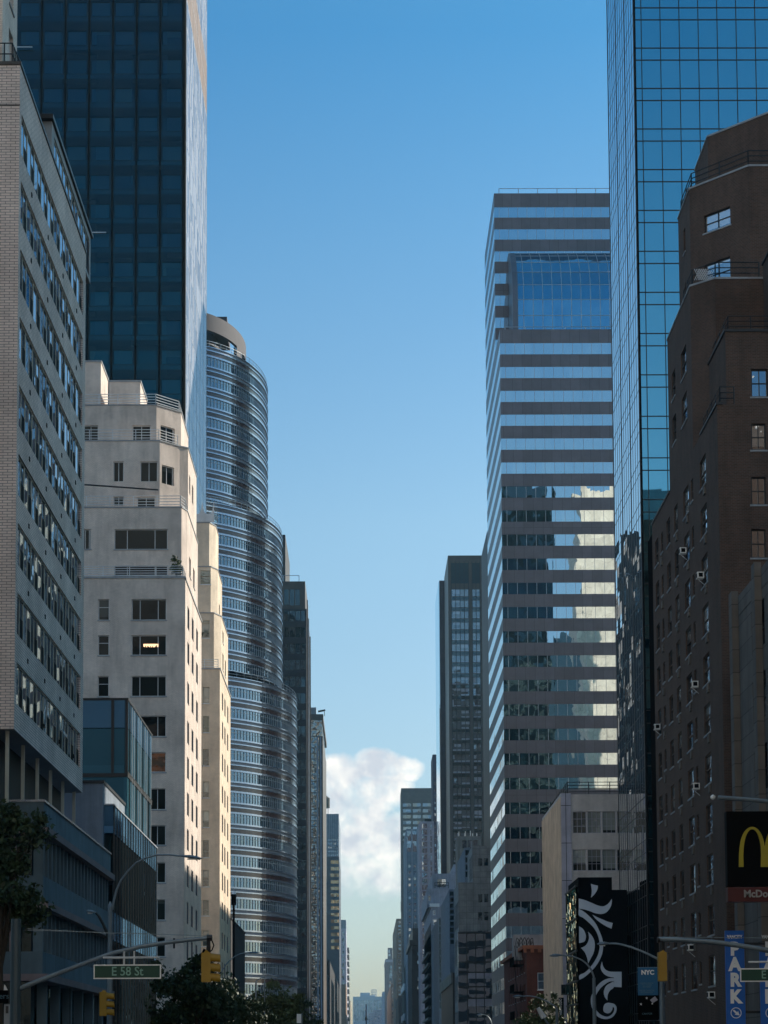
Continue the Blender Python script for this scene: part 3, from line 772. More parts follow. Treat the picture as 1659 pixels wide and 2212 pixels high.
# ---- trees as real foliage
def tree(name, label, cat, x, y, z0, h, cr, leafm, n=2600, ls=.16, trunk_r=.14, cz=.55, seed=1, group=None, squash=1., lean=(0, 0)):
    rg = random.Random(seed); T = Thing(name, label, cat, (x, y, z0), group)
    tb = MB(); base = Vector((x, y, z0)); ctr = Vector((x + lean[0], y + lean[1], z0 + h * cz))
    tb.tube([base, base + Vector((lean[0] * .2, 0, h * .25)), ctr], trunk_r, 8, trunk_r * .5)
    cl = []
    nb = 16
    for i in range(nb):
        a = rg.uniform(0, 2 * math.pi); e_ = rg.uniform(-.25, 1.3); rr = rg.uniform(.45, 1.)
        d = Vector((math.cos(a) * math.cos(e_) * cr * rr, math.sin(a) * math.cos(e_) * cr * rr, math.sin(e_) * (h * (1 - cz)) * rr * squash))
        tip = ctr + d; mid = ctr.lerp(tip, .5) + Vector((rg.uniform(-.2, .2), rg.uniform(-.2, .2), rg.uniform(0, .3))) * cr * .4
        st = base.lerp(ctr, rg.uniform(.55, 1.))
        tb.tube([st, mid, tip], trunk_r * .35, 5, trunk_r * .08)
        cl.append((tip, rg.uniform(.28, .5) * cr)); cl.append((mid, rg.uniform(.25, .42) * cr))
        for j in range(2):
            o_ = Vector((rg.gauss(0, 1), rg.gauss(0, 1), rg.gauss(0, .8))).normalized() * cr * rg.uniform(.25, .5)
            cl.append((tip + o_, rg.uniform(.12, .26) * cr))
    lb = MB()
    for i in range(n):
        c, r0 = rg.choice(cl)
        d = Vector((rg.gauss(0, 1), rg.gauss(0, 1), rg.gauss(0, .75))).normalized() * r0 * rg.uniform(.3, 1.05)
        p = c + d; s_ = ls * rg.uniform(.6, 1.4)
        a1 = Vector((rg.gauss(0, 1), rg.gauss(0, 1), rg.gauss(0, .6))).normalized(); a2 = a1.orthogonal().normalized()
        a2 = Matrix.Rotation(rg.uniform(0, 6.28), 3, a1) @ a2; b2 = a1.cross(a2)
        lb.quad(p - a2 * s_, p - b2 * s_ * .5, p + a2 * s_, p + b2 * s_ * .5)
    T.part('trunk', tb, M['bark']); T.part('crown', lb, leafm); return T
tp = atx(392, 1238, -15.9)
tree('terrace_shrub', 'small green conifer shrub growing on the corner terrace of the white brick apartments', 'shrub', XL - .8, Y + 1.0, zA - 1.0, 3.2, .62, M['leaf2'], 1500, .07, .05, .5, 5)

# ---- cream brick house behind it
Y = 227.2; T = Thing('cream_apartment_house', 'cream brick apartment house with scalloped roof balustrade left of the curved tower', 'building', (XL, Y, 0))
zc_ = at(460, 1446, Y).z
def w6(y): return at(450, y, Y).z
rw = [(1484, 1519), (1547, 1582), (1618, 1654), (1688, 1723), (1751, 1787), (1815, 1852), (1879, 1915), (1944, 1978), (2010, 2044), (2075, 2108), (2140, 2172), (2204, 2236)]
kk = Y / F
fr = [((475 - 452) * kk, w6(b), 14 * kk, w6(a) - w6(b)) for a, b in rw] + [((475 - 436) * kk, w6(b), 12 * kk, w6(a) - w6(b)) for a, b in rw]
sr = [(s_, w6(b) - .1, 1.9, w6(a) - w6(b) + .15) for a, b in rw for s_ in (3.4, 7.4, 12.2)]
block(T, 'L', XL, Y, 245.2, 22, 0, zc_, M['creambrick'], fr, sr, WS['cream'], .25, par=1., pmat=M['greywall'], sst=WS['apts'])
railing(T, [(XL - 6, Y + .2), (XL - .2, Y + .2)], zc_ + .1, 1., M['whitemetal'], 4, 1.2, .03)
Yb = 229.8; zb2 = at(480, 1325, Yb).z
tier(T, 'L', [(XL - 22, Yb), (at(462, 1400, Yb).x, Yb), (XL - .15, Yb + 1.8), (XL - .15, 243), (XL - 22, 243)], zc_ - 1, zb2, M['creambrick'],
     {0: [rwin(Yb, 0, 433, 453, 1340, 1378, XL - 22)], 2: [(2, zc_ + 1.2, 1.8, 1.8), (6, zc_ + 1.2, 1.8, 1.8), (2, zc_ + 4.2, 1.8, 1.3)]}, st=WS['cream'])
Yc = 232.2; zc2 = at(470, 1225, Yc).z
tier(T, 'L', [(XL - 22, Yc), (at(455, 1400, Yc).x, Yc), (at(470, 1300, Yc + 1.5).x, Yc + 1.5), (at(470, 1300, Yc + 1.5).x, 241), (XL - 22, 241)], zb2 - 1, zc2, M['creambrick'],
     {0: [rwin(Yc, 0, 433, 455, 1232, 1262, XL - 22)], 2: [(2, zb2 + .8, 1.6, 1.6)]}, st=WS['cream'])
Yd = 234; zd2 = at(465, 1130, Yd).z
tier(T, 'L', [(XL - 22, Yd), (at(452, 1180, Yd).x, Yd), (at(466, 1180, Yd + 1.6).x, Yd + 1.6), (at(466, 1180, Yd + 1.6).x, 240), (XL - 22, 240)], zc2 - 1, zd2, M['creambrick'],
     {0: [rwin(Yd, 0, 432, 457, 1168, 1195, XL - 22)]}, st=WS['cream'])
# scalloped balustrade
sc_mb = MB()
xa, xb_ = at(412, 1130, Yd).x, at(462, 1130, Yd).x
for i in range(24):
    f0, f1 = i / 24, (i + 1) / 24
    def hh(f): q = (f * 2) % 1.; return 1.0 + 1.3 * (2 * q - 1) ** 4
    a, b = xa + (xb_ - xa) * f0, xa + (xb_ - xa) * f1
    h0 = hh(f0 if i % 12 else f0 + 1e-6); h1 = hh(f1 - 1e-6)
    sc_mb.poly([(a, Yd - .12, zd2 + .13), (b, Yd - .12, zd2 + .13), (b, Yd - .12, zd2 + h1), (a, Yd - .12, zd2 + h0)])
    sc_mb.poly([(a, Yd + .1, zd2 + .13), (b, Yd + .1, zd2 + .13), (b, Yd + .1, zd2 + h1), (a, Yd + .1, zd2 + h0)])
    sc_mb.poly([(a, Yd - .12, zd2 + h0), (b, Yd - .12, zd2 + h1), (b, Yd + .1, zd2 + h1), (a, Yd + .1, zd2 + h0)])
T.part('balustrade', sc_mb, M['whitemetal'])
# dark low building beyond
T = Thing('dark_low_building', 'dark windowless low building with sloping outline beyond the cream brick house', 'building', (XL, 246, 0))
block(T, 'L', XL, 246, 275, 20, 0, at(531, 2015, 273).z, M['charcoal'], pmat=M['darkmetal'])

# ---- black tower
XB = -22.4; YB, YBf = 267.6, 303.9
T = Thing('black_office_tower', 'tall black office tower with blue tinted windows and a pale glazed side at upper left', 'building', (XB, YB, 0))
pitB = 66.6 * YB / F; HT = 172.
ztop0 = at(380, 20, YB).z          # centre of a window row
kB = YB / F
z0B = ztop0 - 16 * kB; colsB = [((398 - x - 41) * kB, 41 * kB) for x in (348, 295, 242, 189, 136, 83, 30, -23)]
colsB = [(c, w_) for c, w_ in colsB]
rowsz = []
z = z0B + pitB
while z < HT - 5: rowsz.append(z); z += pitB
z = z0B
while z > 34: rowsz.append(z); z -= pitB
rowsz = sorted(rowsz)
hB = 32 * kB
backB = 36.
Ofb, ufb, frb, Osb, usb, srb = block(T, 'L', XB, YB, YBf, backB, 0, HT, M['g_blackspan'], [(c, z, w_, hB) for z in rowsz for c, w_ in colsB], (), None, .12, name='curtain_wall')
for r in frb:
    pass
_wb = MB(); _wb.box(0.01, 41 * kB - .01, .1, .119, .01, hB - .01)
me = _wb.mesh('window', M['g_black'])
for r in frb:
    if r[1] > hz(0, YB) + 4 or r[1] < hz(900, YB): continue
    T.inst('window', me, (Ofb[0] + r[0], YB, r[1]), 0)
fillm = MB()
for r in frb:
    if r[1] > hz(0, YB) + 4 or r[1] < hz(900, YB): fillm.fbox(Ofb, ufb, r[0] + .01, r[0] + r[2] - .01, .1, .119, r[1] + .01, r[1] + hB - .01)
T.part('window', fillm, M['g_black'], kind='stuff')
for x in (395, 342.5, 289.5, 236.5, 183.5, 130.5, 77.5):
    s_ = (398 - x) * kB
    mb = MB(); mb.box(XB - s_ - .12, XB - s_ + .12, YB - .22, YB - .003, 30, HT); T.part('mullion', mb, M['black'])
mb = MB(); mb.box(XB - .35, XB + .08, YB - .08, YB + .6, 0, HT); T.part('corner_post', mb, M['black'])
# sill rail just under every window
for z in rowsz:
    mb = MB(); mb.box(XB - backB, XB - .4, YB - .03, YB - .002, z - .72, z - .16); T.part('sill_rail', mb, M['g_blacksill'])
    if z > 45:
        pass
zf = rowsz[0]
L = YBf - YB
pn_ = 24
while zf < HT - 4:
    mech = 137.8 <= zf + 1.0 <= 144.5
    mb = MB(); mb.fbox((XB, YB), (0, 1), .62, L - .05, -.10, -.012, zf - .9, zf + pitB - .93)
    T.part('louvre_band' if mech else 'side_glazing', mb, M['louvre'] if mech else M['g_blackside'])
    zf += pitB
for i in range(pn_ + 1):
    y = YB + .7 + (L - .9) * i / pn_
    mb = MB(); mb.box(XB + .101, XB + (.115 if i % 4 else .13), y, y + .07, 34, HT); T.part('side_mullion', mb, M['aluminium'])
zl = MB()
for z in rowsz: zl.box(XB + .1, XB + .11, YB + .65, YBf - .06, z - .96, z - .9)
T.part('side_transoms', zl, M['aluminium'])
# bright hanging scaffold rails on the facade
for (xa, xb_, yy) in ((36, 70, 101.5), (193, 229, 502)):
    a = at(xa, yy, YB - .5); b = at(xb_, yy, YB - .5); mb = MB(); mb.box(a.x, b.x, YB - .55, YB - .42, a.z - .05, a.z + .05); T.part('rail', mb, M['whitemetal'])

# ---- elliptical tower
EC = (-36., 421.)
h3_, h2_, h1_ = at(641, 1514, 421).z, at(610, 1161, 421).z, at(578, 838, 421).z
hc_ = at(446, 676, 402).z
print('lip', h3_, h2_, h1_, hc_, at(641, 1514, 421).x, at(610, 1161, 421).x, at(578, 838, 421).x)
T = Thing('elliptical_office_tower', 'curved office tower of steel and red granite bands stepping in three oval tiers', 'building', (EC[0], EC[1], 0))
tiersE = [(22.8, 32., 0, h3_), (20., 30., h3_, h2_), (17.1, 28., h2_, h1_)]
def ring(mb, a, b, z0, z1, inset=0., n=120, cap=False, a0=0, a1=360, thick=None):
    pts = []
    for i in range(n + 1):
        th = R(a0 + (a1 - a0) * i / n)
        pts.append((EC[0] + (a - inset) * math.cos(th), EC[1] + (b - inset) * math.sin(th)))
    for i in range(n):
        p, q = pts[i], pts[i + 1]
        mb.quad((p[0], p[1], z0), (q[0], q[1], z0), (q[0], q[1], z1), (p[0], p[1], z1))
    if cap:
        pin = [(EC[0] + (a - inset - .6) * math.cos(R(a0 + (a1 - a0) * i / n)), EC[1] + (b - inset - .6) * math.sin(R(a0 + (a1 - a0) * i / n))) for i in range(n + 1)]
        for zz in (z0, z1):
            for i in range(n):
                mb.quad((pts[i][0], pts[i][1], zz), (pts[i + 1][0], pts[i + 1][1], zz), (pin[i + 1][0], pin[i + 1][1], zz), (pin[i][0], pin[i][1], zz))
for (a, b, za, zb2_) in tiersE:
    nf = round((zb2_ - max(za, 5)) / 3.87); pf = 3.87
    z_top = zb2_
    def mk(fn, name, mat, smooth=False):
        mb = MB(); fn(mb); return mb.mesh(name, mat, (EC[0], EC[1], 0), smooth)
    # within one storey, measured down from its top: rail, grey, steel, granite, steel, windows, steel
    me_gran = mk(lambda q: ring(q, a, b, -1.62, -.88, .0), 'granite_band', M['redgranite'])
    def steel(q):
        ring(q, a, b, -.14, -.0, -.16, cap=True); ring(q, a, b, -.86, -.64, -.14, cap=True); ring(q, a, b, -1.98, -1.64, -.12, cap=True); ring(q, a, b, -3.86, -3.70, -.10, cap=True)
    me_st = mk(steel, 'steel_trim', M['steel'])
    me_gr = mk(lambda q: ring(q, a, b, -.64, -.14, .02), 'grey_band', M['dullsteel'])
    me_gl = mk(lambda q: ring(q, a, b, -3.70, -1.98, .12), 'window_band', M['g_lip'])
    def mull(q):
        per = math.pi * (3 * (a + b) - math.sqrt((3 * a + b) * (a + 3 * b))); n = int(per / .78)
        th = 0.
        # even arc spacing
        pts = []; N = 3000; acc = 0; last = (a, 0)
        step = per / n; nxt = 0
        for i in range(N + 1):
            t_ = 2 * math.pi * i / N; p = (a * math.cos(t_), b * math.sin(t_)); acc += math.hypot(p[0] - last[0], p[1] - last[1]); last = p
            if acc >= nxt: pts.append(t_); nxt += step
        for t_ in pts:
            c, s_ = math.cos(t_), math.sin(t_); nx, ny = c / a, s_ / b; l = math.hypot(nx, ny); nx /= l; ny /= l
            if ny > .75: continue
            px, py = EC[0] + (a - .03) * c, EC[1] + (b - .03) * s_
            u = (-ny, nx); q.fbox((px, py), u, -.035, .035, -.02, .08, -3.70, -1.98)
        ring(q, a, b, -2.56, -2.50, .04)
    me_mu = mk(mull, 'mullion_set', M['aluminium'])
    for i in range(nf):
        for me in (me_gran, me_st, me_gr, me_gl, me_mu):
            T.inst(me.name.split('.')[0], me, (EC[0], EC[1], z_top - i * pf))
    mb = MB(); mb.poly([(EC[0] + a * math.cos(R(q * 3)), EC[1] + b * math.sin(R(q * 3)), zb2_ - .02) for q in range(120)]); T.part('roof', mb, M['tar'])
    mb = MB()
    for q in range(180):
        th = R(q * 2); p = Vector((EC[0] + (a - .1) * math.cos(th), EC[1] + (b - .1) * math.sin(th), zb2_)); th2 = R(q * 2 + 2)
        p2 = Vector((EC[0] + (a - .1) * math.cos(th2), EC[1] + (b - .1) * math.sin(th2), zb2_))
        if q % 2 == 0: mb.bar(p, p + Vector((0, 0, 1.1)), .05, 4)
        mb.bar(p + Vector((0, 0, 1.1)), p2 + Vector((0, 0, 1.1)), .05, 4); mb.bar(p + Vector((0, 0, .55)), p2 + Vector((0, 0, .55)), .03, 4)
    T.part('railing', mb, M['aluminium'])
mb = MB(); mb.prism([(EC[0] + 21.5 * math.cos(R(q * 3)), EC[1] + 30.5 * math.sin(R(q * 3))) for q in range(120)], 0, 9, False); T.part('base', mb, M['redgranite'])
mb = MB(); ring(mb, 12.9, 22, hc_ - 3.2, hc_, cap=True); ring(mb, 12.3, 21.4, hc_ - 3.2, hc_)
T.part('crown_ring', mb, M['crown'])
mb = MB()
for a0, a1 in ((-25, -15), (-3, 8), (60, 120), (150, 200)):
    ring(mb, 12.9, 22, h1_, hc_ - 3.2, a0=a0, a1=a1, n=12); ring(mb, 12.2, 21.3, h1_, hc_ - 3.2, a0=a0, a1=a1, n=12)
T.part('crown_pier', mb, M['crown'])
mb = MB(); ring(mb, 8.4, 17, h1_, hc_ - 1, cap=True); T.part('plant_room', mb, M['charcoal'])
mb = MB(); mb.box(-30.2, -26.2, 411, 421, hc_ - 1, hc_ + 2.4); T.part('lift_overrun', mb, M['crown'])

# ---- generic avenue tower seen down the street
def cols(n, s0, w_, gap): return [(s0 + i * (w_ + gap), w_) for i in range(n)]
def px_tower(name, label, side, X, xc, ytop, far_x, back, mat, yref=None, base=0, cat='building'):
    """street-front tower whose near corner is seen at pixel xc (at height yref) -> (thing, Yn, Yf, h)"""
    yref = yref or ytop
    Yn = atx(xc, yref, X).y; Yf = atx(far_x, yref, X).y
    h = at(xc, ytop, Yn).z
    return Thing(name, label, cat, (X, Yn, 0)), Yn, Yf, h

# dark towers beyond the elliptical one (left)
T, Yn, Yf, h = px_tower('dark_glass_tower', 'dark green glass office tower rising right behind the curved tower', 'L', -15, 662.6, 1253, 669.5, 30, M['darkbrown'], 1500)
hz1 = at(640, 1315, Yn).z
k9 = Yn / F
rw = []
z = hz1 - 2.0
pit9 = 36.5 * k9
z = hz1 - 1.0 * k9 * 4 - pit9 * .62
rows9 = []
while z > 6: rows9.append((z, pit9 * .62)); z -= pit9
fr = [(a * k9, z, w_ * k9, hh) for z, hh in rows9 for a, w_ in ((2.5, 10), (14, 10), (25.5, 11), (38, 11))]
block(T, 'L', -15, Yn, Yf, 34, 0, hz1, M['charcoal'], fr, (), WS['simple'], .2)
block(T, 'L', -15.4, Yn + 1.5, Yf, 34, hz1, h, M['bronze'], [(a * k9, at(640, 1305, Yn).z, 10 * k9, at(640, 1270, Yn).z - at(640, 1305, Yn).z) for a in (12, 24, 36)], (), WS['simple'], .2, name='top_wall')
for i, (dx_, w_) in enumerate(((.0, .35), (.5, .25), (-.1, .3))):
    mb = MB(); yy = Yn + 3 + i * (Yf - Yn - 4) / 3; mb.box(-15.0 + .002, -14.75 + i * .12, yy, yy + 1.2, 0, hz1 + 3 - i * 3); T.part('side_fin', mb, M['aluminium'] if i % 2 else M['charcoal'])
railing(T, [(-15.4 - 22 * 1, Yn + 1.7), (-17, Yn + 1.7)], h, 1.6, M['aluminium'], 1, 3.5, .08)
T = Thing('dark_slab_tower', 'thin dark slab tower showing as a sliver between the curved tower and the sky', 'building', (-22, 604, 0))
hh = at(610, 1155, 604).z
block(T, 'L', atx(616, 1200, -22).x, 604, 640, 18, 0, hh, M['charcoal'])

T, Yn, Yf, h = px_tower('mirrored_corner_tower', 'narrow tower of warped mirror glass with a bronze roof slab and white tank box', 'L', -15, 697.5, 1590, 705, 30, M['stone'], 1700)
k_ = Yn / F
fr = []
z = h - 12.6 * k_
pitm = 12.3 * k_
while z > 8: fr += [(8 * k_, z, 9.2 * k_, pitm * .9), (17.8 * k_, z, 9.2 * k_, pitm * .9)]; z -= pitm
wsm = Win(M['darkmetal'], M['g_wavy'], simple=True, depth=.1)
block(T, 'L', -15, Yn, Yf, 24, 0, h, M['bronze'], fr, (), wsm, .15)
zs_ = at(690, 1555, Yn).z; zr = at(690, 1543, Yn).z
mb = MB(); mb.box(-15.2 - 24, -15.3, Yn + .3, Yf - 1, h + .01, zs_); T.part('penthouse_glass', mb, M['g_wavy'])
mb = MB(); mb.box(-39.5, -14.8, Yn - .4, Yf + .4, zs_ + .01, zr); T.part('roof_slab', mb, M['bronze'])
for dx_ in (1., 2.2): mb = MB(); mb.box(-15 - dx_, -15 - dx_ + .5, Yn - .35, Yn - .003, 0, h - .3); T.part('pier', mb, M['lilac'])
xa = at(683, 1540, Yn + 4).x; mb = MB(); mb.box(xa - 6, xa, Yn + 3, Yn + 9, zr + .01, at(683, 1529, Yn + 4).z); T.part('tank_box', mb, M['greywall'])
mb = MB(); xx = at(692, 1540, Yn + 4).x; zz = at(692, 1537, Yn + 4).z; mb.bar((xx - .8, Yn + 4, zz), (xx + 1.8, Yn + 4, zz + .5), .35); mb.bar((xx + 1.5, Yn + 4, zr), (xx + 1.5, Yn + 4, zz), .12); T.part('window_crane', mb, M['darkmetal'])

T, Yn, Yf, h = px_tower('blue_slab_tower', 'blue grey office slab with a column of amber windows down the street', 'L', -15, 732.2, 1758, 735.8, 30, M['bluewall'], 1900)
k_ = Yn / F
fr = []
for i in range(6): fr += [((1.5 + j * 4.6) * k_, at(720, 1816 + i * 8.3, Yn).z, 3 * k_, 4.2 * k_) for j in range(5)]
bw_ = block(T, 'L', -15, Yn, Yf, 40 * k_, at(720, 1851, Yn).z, h, M['bluewall'], fr, (), WS['far'], .3, name='upper_wall')
fo = [((.8) * k_, at(720, 1470 + 388 + 6 + 14.2 * i + 2, Yn).z, 17.5 * k_, 7.5 * k_) for i in range(14)]
fo2 = [(21 * k_, z, 3.5 * k_, hh_) for a, z, b, hh_ in fo]
block(T, 'L', -14.9, Yn, Yf, 40 * k_, 0, at(720, 1851.5, Yn).z, plain('slate_blue_wall', (.05, .06, .085), .7), fo, (), WS['orange'], .3)
mb = MB(); 
for i in range(7): mb.box(-15 - (2 + i * 4.6) * k_, -15 - (1.4 + i * 4.6) * k_, Yn - .4, Yn - .003, at(720, 1851, Yn).z, h)
T.part('rib', mb, M['lavender'])

T, Yn, Yf, h = px_tower('lavender_block', 'slim lavender coloured block with a slate top beyond the amber windowed slab', 'L', -15, 747.6, 1987, 748.8, 30, M['lavender'], 2050)
k_ = Yn / F; zt2 = at(744, 2006, Yn).z
block(T, 'L', -15, Yn, Yf, 12 * k_, 0, zt2, M['lavender'], [(4.2 * k_, at(744, 2022 + 13.5 * i, Yn).z, 4.5 * k_, 9 * k_) for i in range(9)], (), WS['far'], .3)
block(T, 'L', -15, Yn, Yf, 12 * k_, zt2 + .01, h, M['bluewall'], name='top_wall')
T, Yn, Yf, h = px_tower('balcony_block', 'pale far block with stacked scalloped balconies against the sky', 'L', -15, 749.6, 2040, 752.4, 30, M['tan'], 2100)
block(T, 'L', -15, Yn, Yf, 40, 0, h, M['lavender'])
for i in range(20):
    z = h - 4 - i * 3.6 * 1.6; mb = MB(); mb.box(-15, -13.4, Yn + 20, Yf - 60, z, z + 2.4)
    if z > 2: T.part('balcony', mb, M['stone'])
T, Yn, Yf, h = px_tower('brown_corner_block', 'brown brick block at the foot of the lavender slab', 'L', -14.4, 747.4, 2126, 749.5, 30, M['tan'], 2160)
block(T, 'L', -14.4, Yn, Yf, 60, 0, h, M['tan'])
T, Yn, Yf, h = px_tower('cream_ornate_block', 'small sunlit cream building with arched window at street end', 'L', -13.6, 757.5, 2162, 760.2, 30, M['creambrick'], 2180)
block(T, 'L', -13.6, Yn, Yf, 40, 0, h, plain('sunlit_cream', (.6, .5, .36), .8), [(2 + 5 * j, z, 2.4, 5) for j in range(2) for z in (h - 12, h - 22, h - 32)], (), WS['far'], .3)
# low dark buildings closing the left street wall
T, Yn, Yf, h = px_tower('dark_street_block', 'low dark block in shade at the foot of the amber windowed slab', 'L', -14.2, 712, 2075, 737, 30, M['charcoal'], 2120)
block(T, 'L', -14.2, Yn, Yf, 30, 0, h, M['charcoal'], [(1.5 + 4 * j, 3 + 5 * i, 2.4, 3) for i in range(6) for j in range(4)], (), WS['simple'], .3, pmat=M['darkmetal'])
T = Thing('steel_flagpole', 'thin pale pole standing before the dark street block', 'pole', (-11, 640, 0))
mb = MB(); mb.bar((-11., 640, 0), (-11., 640, 26), .35, 8, .15); T.part('shaft', mb, M['galv'])

# ================================================================== RIGHT SIDE
XR = 20.0
# ---- striped office tower
XS = 20.6; T = Thing('striped_office_tower', 'office tower striped with grey granite and blue glass, curved glass atrium near its top', 'building', (XS, 317.5, 0))
YS = 317.5; YU = 328.1; YSf = 354.5
zl_top = at(1080, 712, YS).z; zu_top = at(1067, 418, YU).z; pS = 53.9 * YS / F; gS = .475
WB = 62.
# lower block bands
glz = at(1200, 765, YS).z; z = glz; nb = 0
capb = at(1200, 741, YS).z
def band(T, X, Yn, Yf, back, z0, z1, mat, nm, out=0.): 
    mb = MB(); mb.box(X - out * .2, X + back, Yn - out, Yf, z0, z1); return T.part(nm, mb, mat)
band(T, XS, YS, YSf, WB, capb, zl_top, M['granite'], 'granite_band', .06)
z = capb
mset = MB()
while z > 3.7:
    band(T, XS, YS, YSf, WB, z - pS * gS, z - .004, M['g_strip'], 'glass_band')
    lo = max(z - pS, 0)
    band(T, XS, YS, YSf, WB, lo, z - pS * gS - .004, M['granite'], 'granite_band', .06)
    mb = MB(); zt_b = z - .02; zb_b = z - pS * gS + .02
    for i in range(20):
        x = XS + .75 + i * 1.44; mb.box(x, x + .055, YS - .03, YS - .002, zb_b, zt_b)
    T.part('front_mullions', mb, M['aluminium']); mb = MB()
    for i in range(24):
        y = YS + .7 + i * 1.44; mb.box(XS - .008, XS - .002, y, y + .055, zb_b, zt_b)
    T.part('side_mullions', mb, M['aluminium'])
    z -= pS
# upper block
pU = 50.4 * YU / F; capU = at(1200, 447.5, YU).z
band(T, XS, YU, YSf, WB, capU, zu_top, M['granite'], 'granite_band', .06)
z = capU
while z > zl_top - .5:
    z1_ = max(z - pU * gS, zl_top + .01)
    band(T, XS, YU, YSf, WB, z1_, z - .004, M['g_strip'], 'glass_band')
    lo = max(z - pU, zl_top + .005)
    if z1_ - lo > .1: band(T, XS, YU, YSf, WB, lo, z1_ - .004, M['granite'], 'granite_band', .06)
    mb = MB()
    for i in range(20):
        x = XS + .75 + i * 1.44; mb.box(x, x + .05, YU - .03, YU - .002, z1_ + .02, z - .02)
    T.part('front_mullions', mb, M['aluminium']); mb = MB()
    for i in range(17):
        y = YU + .7 + i * 1.44; mb.box(XS - .008, XS - .002, y, y + .05, z1_ + .02, z - .02)
    T.part('side_mullions', mb, M['aluminium'])
    z -= pU
    if z < zl_top + .3: break
railing(T, [(XS + .8, YU + .3), (XS + 40, YU + .3)], zu_top, .9, M['aluminium'], 1, 2.9, .05)
railing(T, [(XS + .8, YS + .3), (XS + 40, YS + .3)], zl_top, .5, M['aluminium'], 1, 2.9, .05)
# curved atrium
xa0 = at(1119, 700, YS + .8).x; at_top = at(1119, 549, YU - .5).z; zb_ = zl_top + .02
ya, yb_ = YS + 1.0, YU - .4
prof = []
zk = zb_ + (at_top - zb_) * .32
prof.append((ya, zb_)); prof.append((ya, zb_ + (zk - zb_) * .5)); prof.append((ya, zk))
for i in range(1, 7):
    th = R(90 * i / 6 * .86); prof.append((ya + (yb_ - ya) * (1 - math.cos(th)) / (1 - math.cos(R(77.4))), zk + (at_top - zk) * math.sin(th) / math.sin(R(77.4))))
mb = MB(); XW = XS + WB - 4
for p, q in zip(prof, prof[1:]): mb.quad((xa0, p[0], p[1]), (XW, p[0], p[1]), (XW, q[0], q[1]), (xa0, q[0], q[1]))
mb.poly([(xa0, yb_, zb_)] + [(xa0, p[0], p[1]) for p in prof])
A = T.part('atrium', mb, M['g_atrium'])
mb = MB()
for i in range(30):
    x = xa0 + .9 + i * 1.44
    mb.tube([(x, p[0] - .04, p[1] + .03) for p in prof], .045, 4)
for p in prof[1:]: mb.bar((xa0, p[0] - .04, p[1]), (XW, p[0] - .04, p[1]), .045, 4)
T.part('glazing_bars', mb, M['aluminium'], parent=A)
mb = MB()
for p, q in zip(prof, prof[1:]): mb.quad((xa0 - .75, p[0] - .12, p[1]), (xa0 + .05, p[0] - .12, p[1]), (xa0 + .05, q[0] - .12, q[1]), (xa0 - .75, q[0] - .12, q[1]))
mb.poly([(xa0 - .75, yb_, zb_)] + [(xa0 - .75, p[0] - .12, p[1]) for p in prof])
T.part('edge_frame', mb, M['dullsteel'], parent=A)

# brown slab behind it
T = Thing('brown_slab_building', 'dark brown windowless slab standing just behind the striped tower', 'building', (29.5, 505, 0))
Yf_ = atx(1040, 1200, 29.5).y; Yn_ = Yf_ - 30
block(T, 'R', 29.5, Yn_, Yf_, 30, 0, at(1040, 1200, Yf_).z, M['darkbrown'])

# ---- blue mirror tower
XG = 24.8; YG, YGf = 190., 210.9; HG = 116.; KG = 190. / 153.1
T = Thing('blue_mirror_tower', 'tall blue mirror glass tower with dark grid lines at the right edge', 'building', (XG, YG, 0))
pG = 93.8 * YG / F; zs0 = at(1380, 43, YG).z     # bottom of a small row
WG = 12.4
zlist = []
z = zs0
while z > 2: z -= pG
while z < HG - 3: zlist.append(z); z += pG
sm = 28. * YG / F
for z in zlist:
    band(T, XG + .02, YG, YGf, WG, z + .02, z + sm - .02, M['g_tower'], 'small_glass_row')
    band(T, XG + .02, YG, YGf, WG, z + sm + .02, z + pG - .02, M['g_tower'], 'tall_glass_row')
    for z0_, z1_, nm in ((z + .02, z + sm - .02, 'small_side_row'), (z + sm + .02, z + pG - .02, 'tall_side_row')):
        mb = MB(); mb.box(XG - .004, XG + .016, YG + .02, YGf, z0_, z1_); T.part(nm, mb, M['g_towerside'])
    mb = MB()
    for zz in (z, z + sm): mb.box(XG - .012, XG + WG, YG - .05, YGf, zz - .04, zz + .04)
    T.part('transom_pair', mb, M['darkmetal'])
mb = MB(); mb.box(XG + .3, XG + WG - .02, YGf + .02, YGf + .3, 0, HG - 1); T.part('rear_wall', mb, M['g_dark'])
xv = [(.52 + 1.39 * i) * KG for i in range(7)]
for s_ in xv:
    mb = MB(); mb.box(XG + s_ - .034, XG + s_ + .034, YG - .065, YG - .052, 0, HG); T.part('mullion', mb, M['darkmetal'])
for i in range(13):
    y = YG + (.4 + 1.36 * i) * KG; wd = .07 if i % 4 else .17; dp = .02 if i % 4 else .035
    mb = MB(); mb.box(XG - dp, XG - .0125, y - wd, y + wd, 0, HG); T.part('mullion', mb, M['darkmetal'])
mb = MB(); mb.box(XG - .04, XG + .12, YG - .1, YG + .12, 0, HG); T.part('corner_post', mb, M['black'])
# black lower flank between mirror tower and brown brick house
T = Thing('black_flank_building', 'narrow black building in the gap between mirror tower and brown brick house', 'building', (20.6, 149.5, 0))
block(T, 'R', 20.35, 148.9, 152.9, 14, 0, at(1400, 1150, 150).z, plain('matt_black', (.006, .006, .006), .95, spec=.02), [(1.2, 5 + 3.1 * i, .9, 1.5) for i in range(9)], (), WS['simpler'])

# ---- brown brick apartment house
T = Thing('brown_brick_apartment_house', 'dark brown brick apartment house with many windows and stepped railed roof terraces on the right', 'building', (XR, 119.9, 0))
YN, YF_ = 119.9, 147.9; zb0 = 38.3
pB_ = 2.93
def sy(px, py): return atx(px, py, XR).y
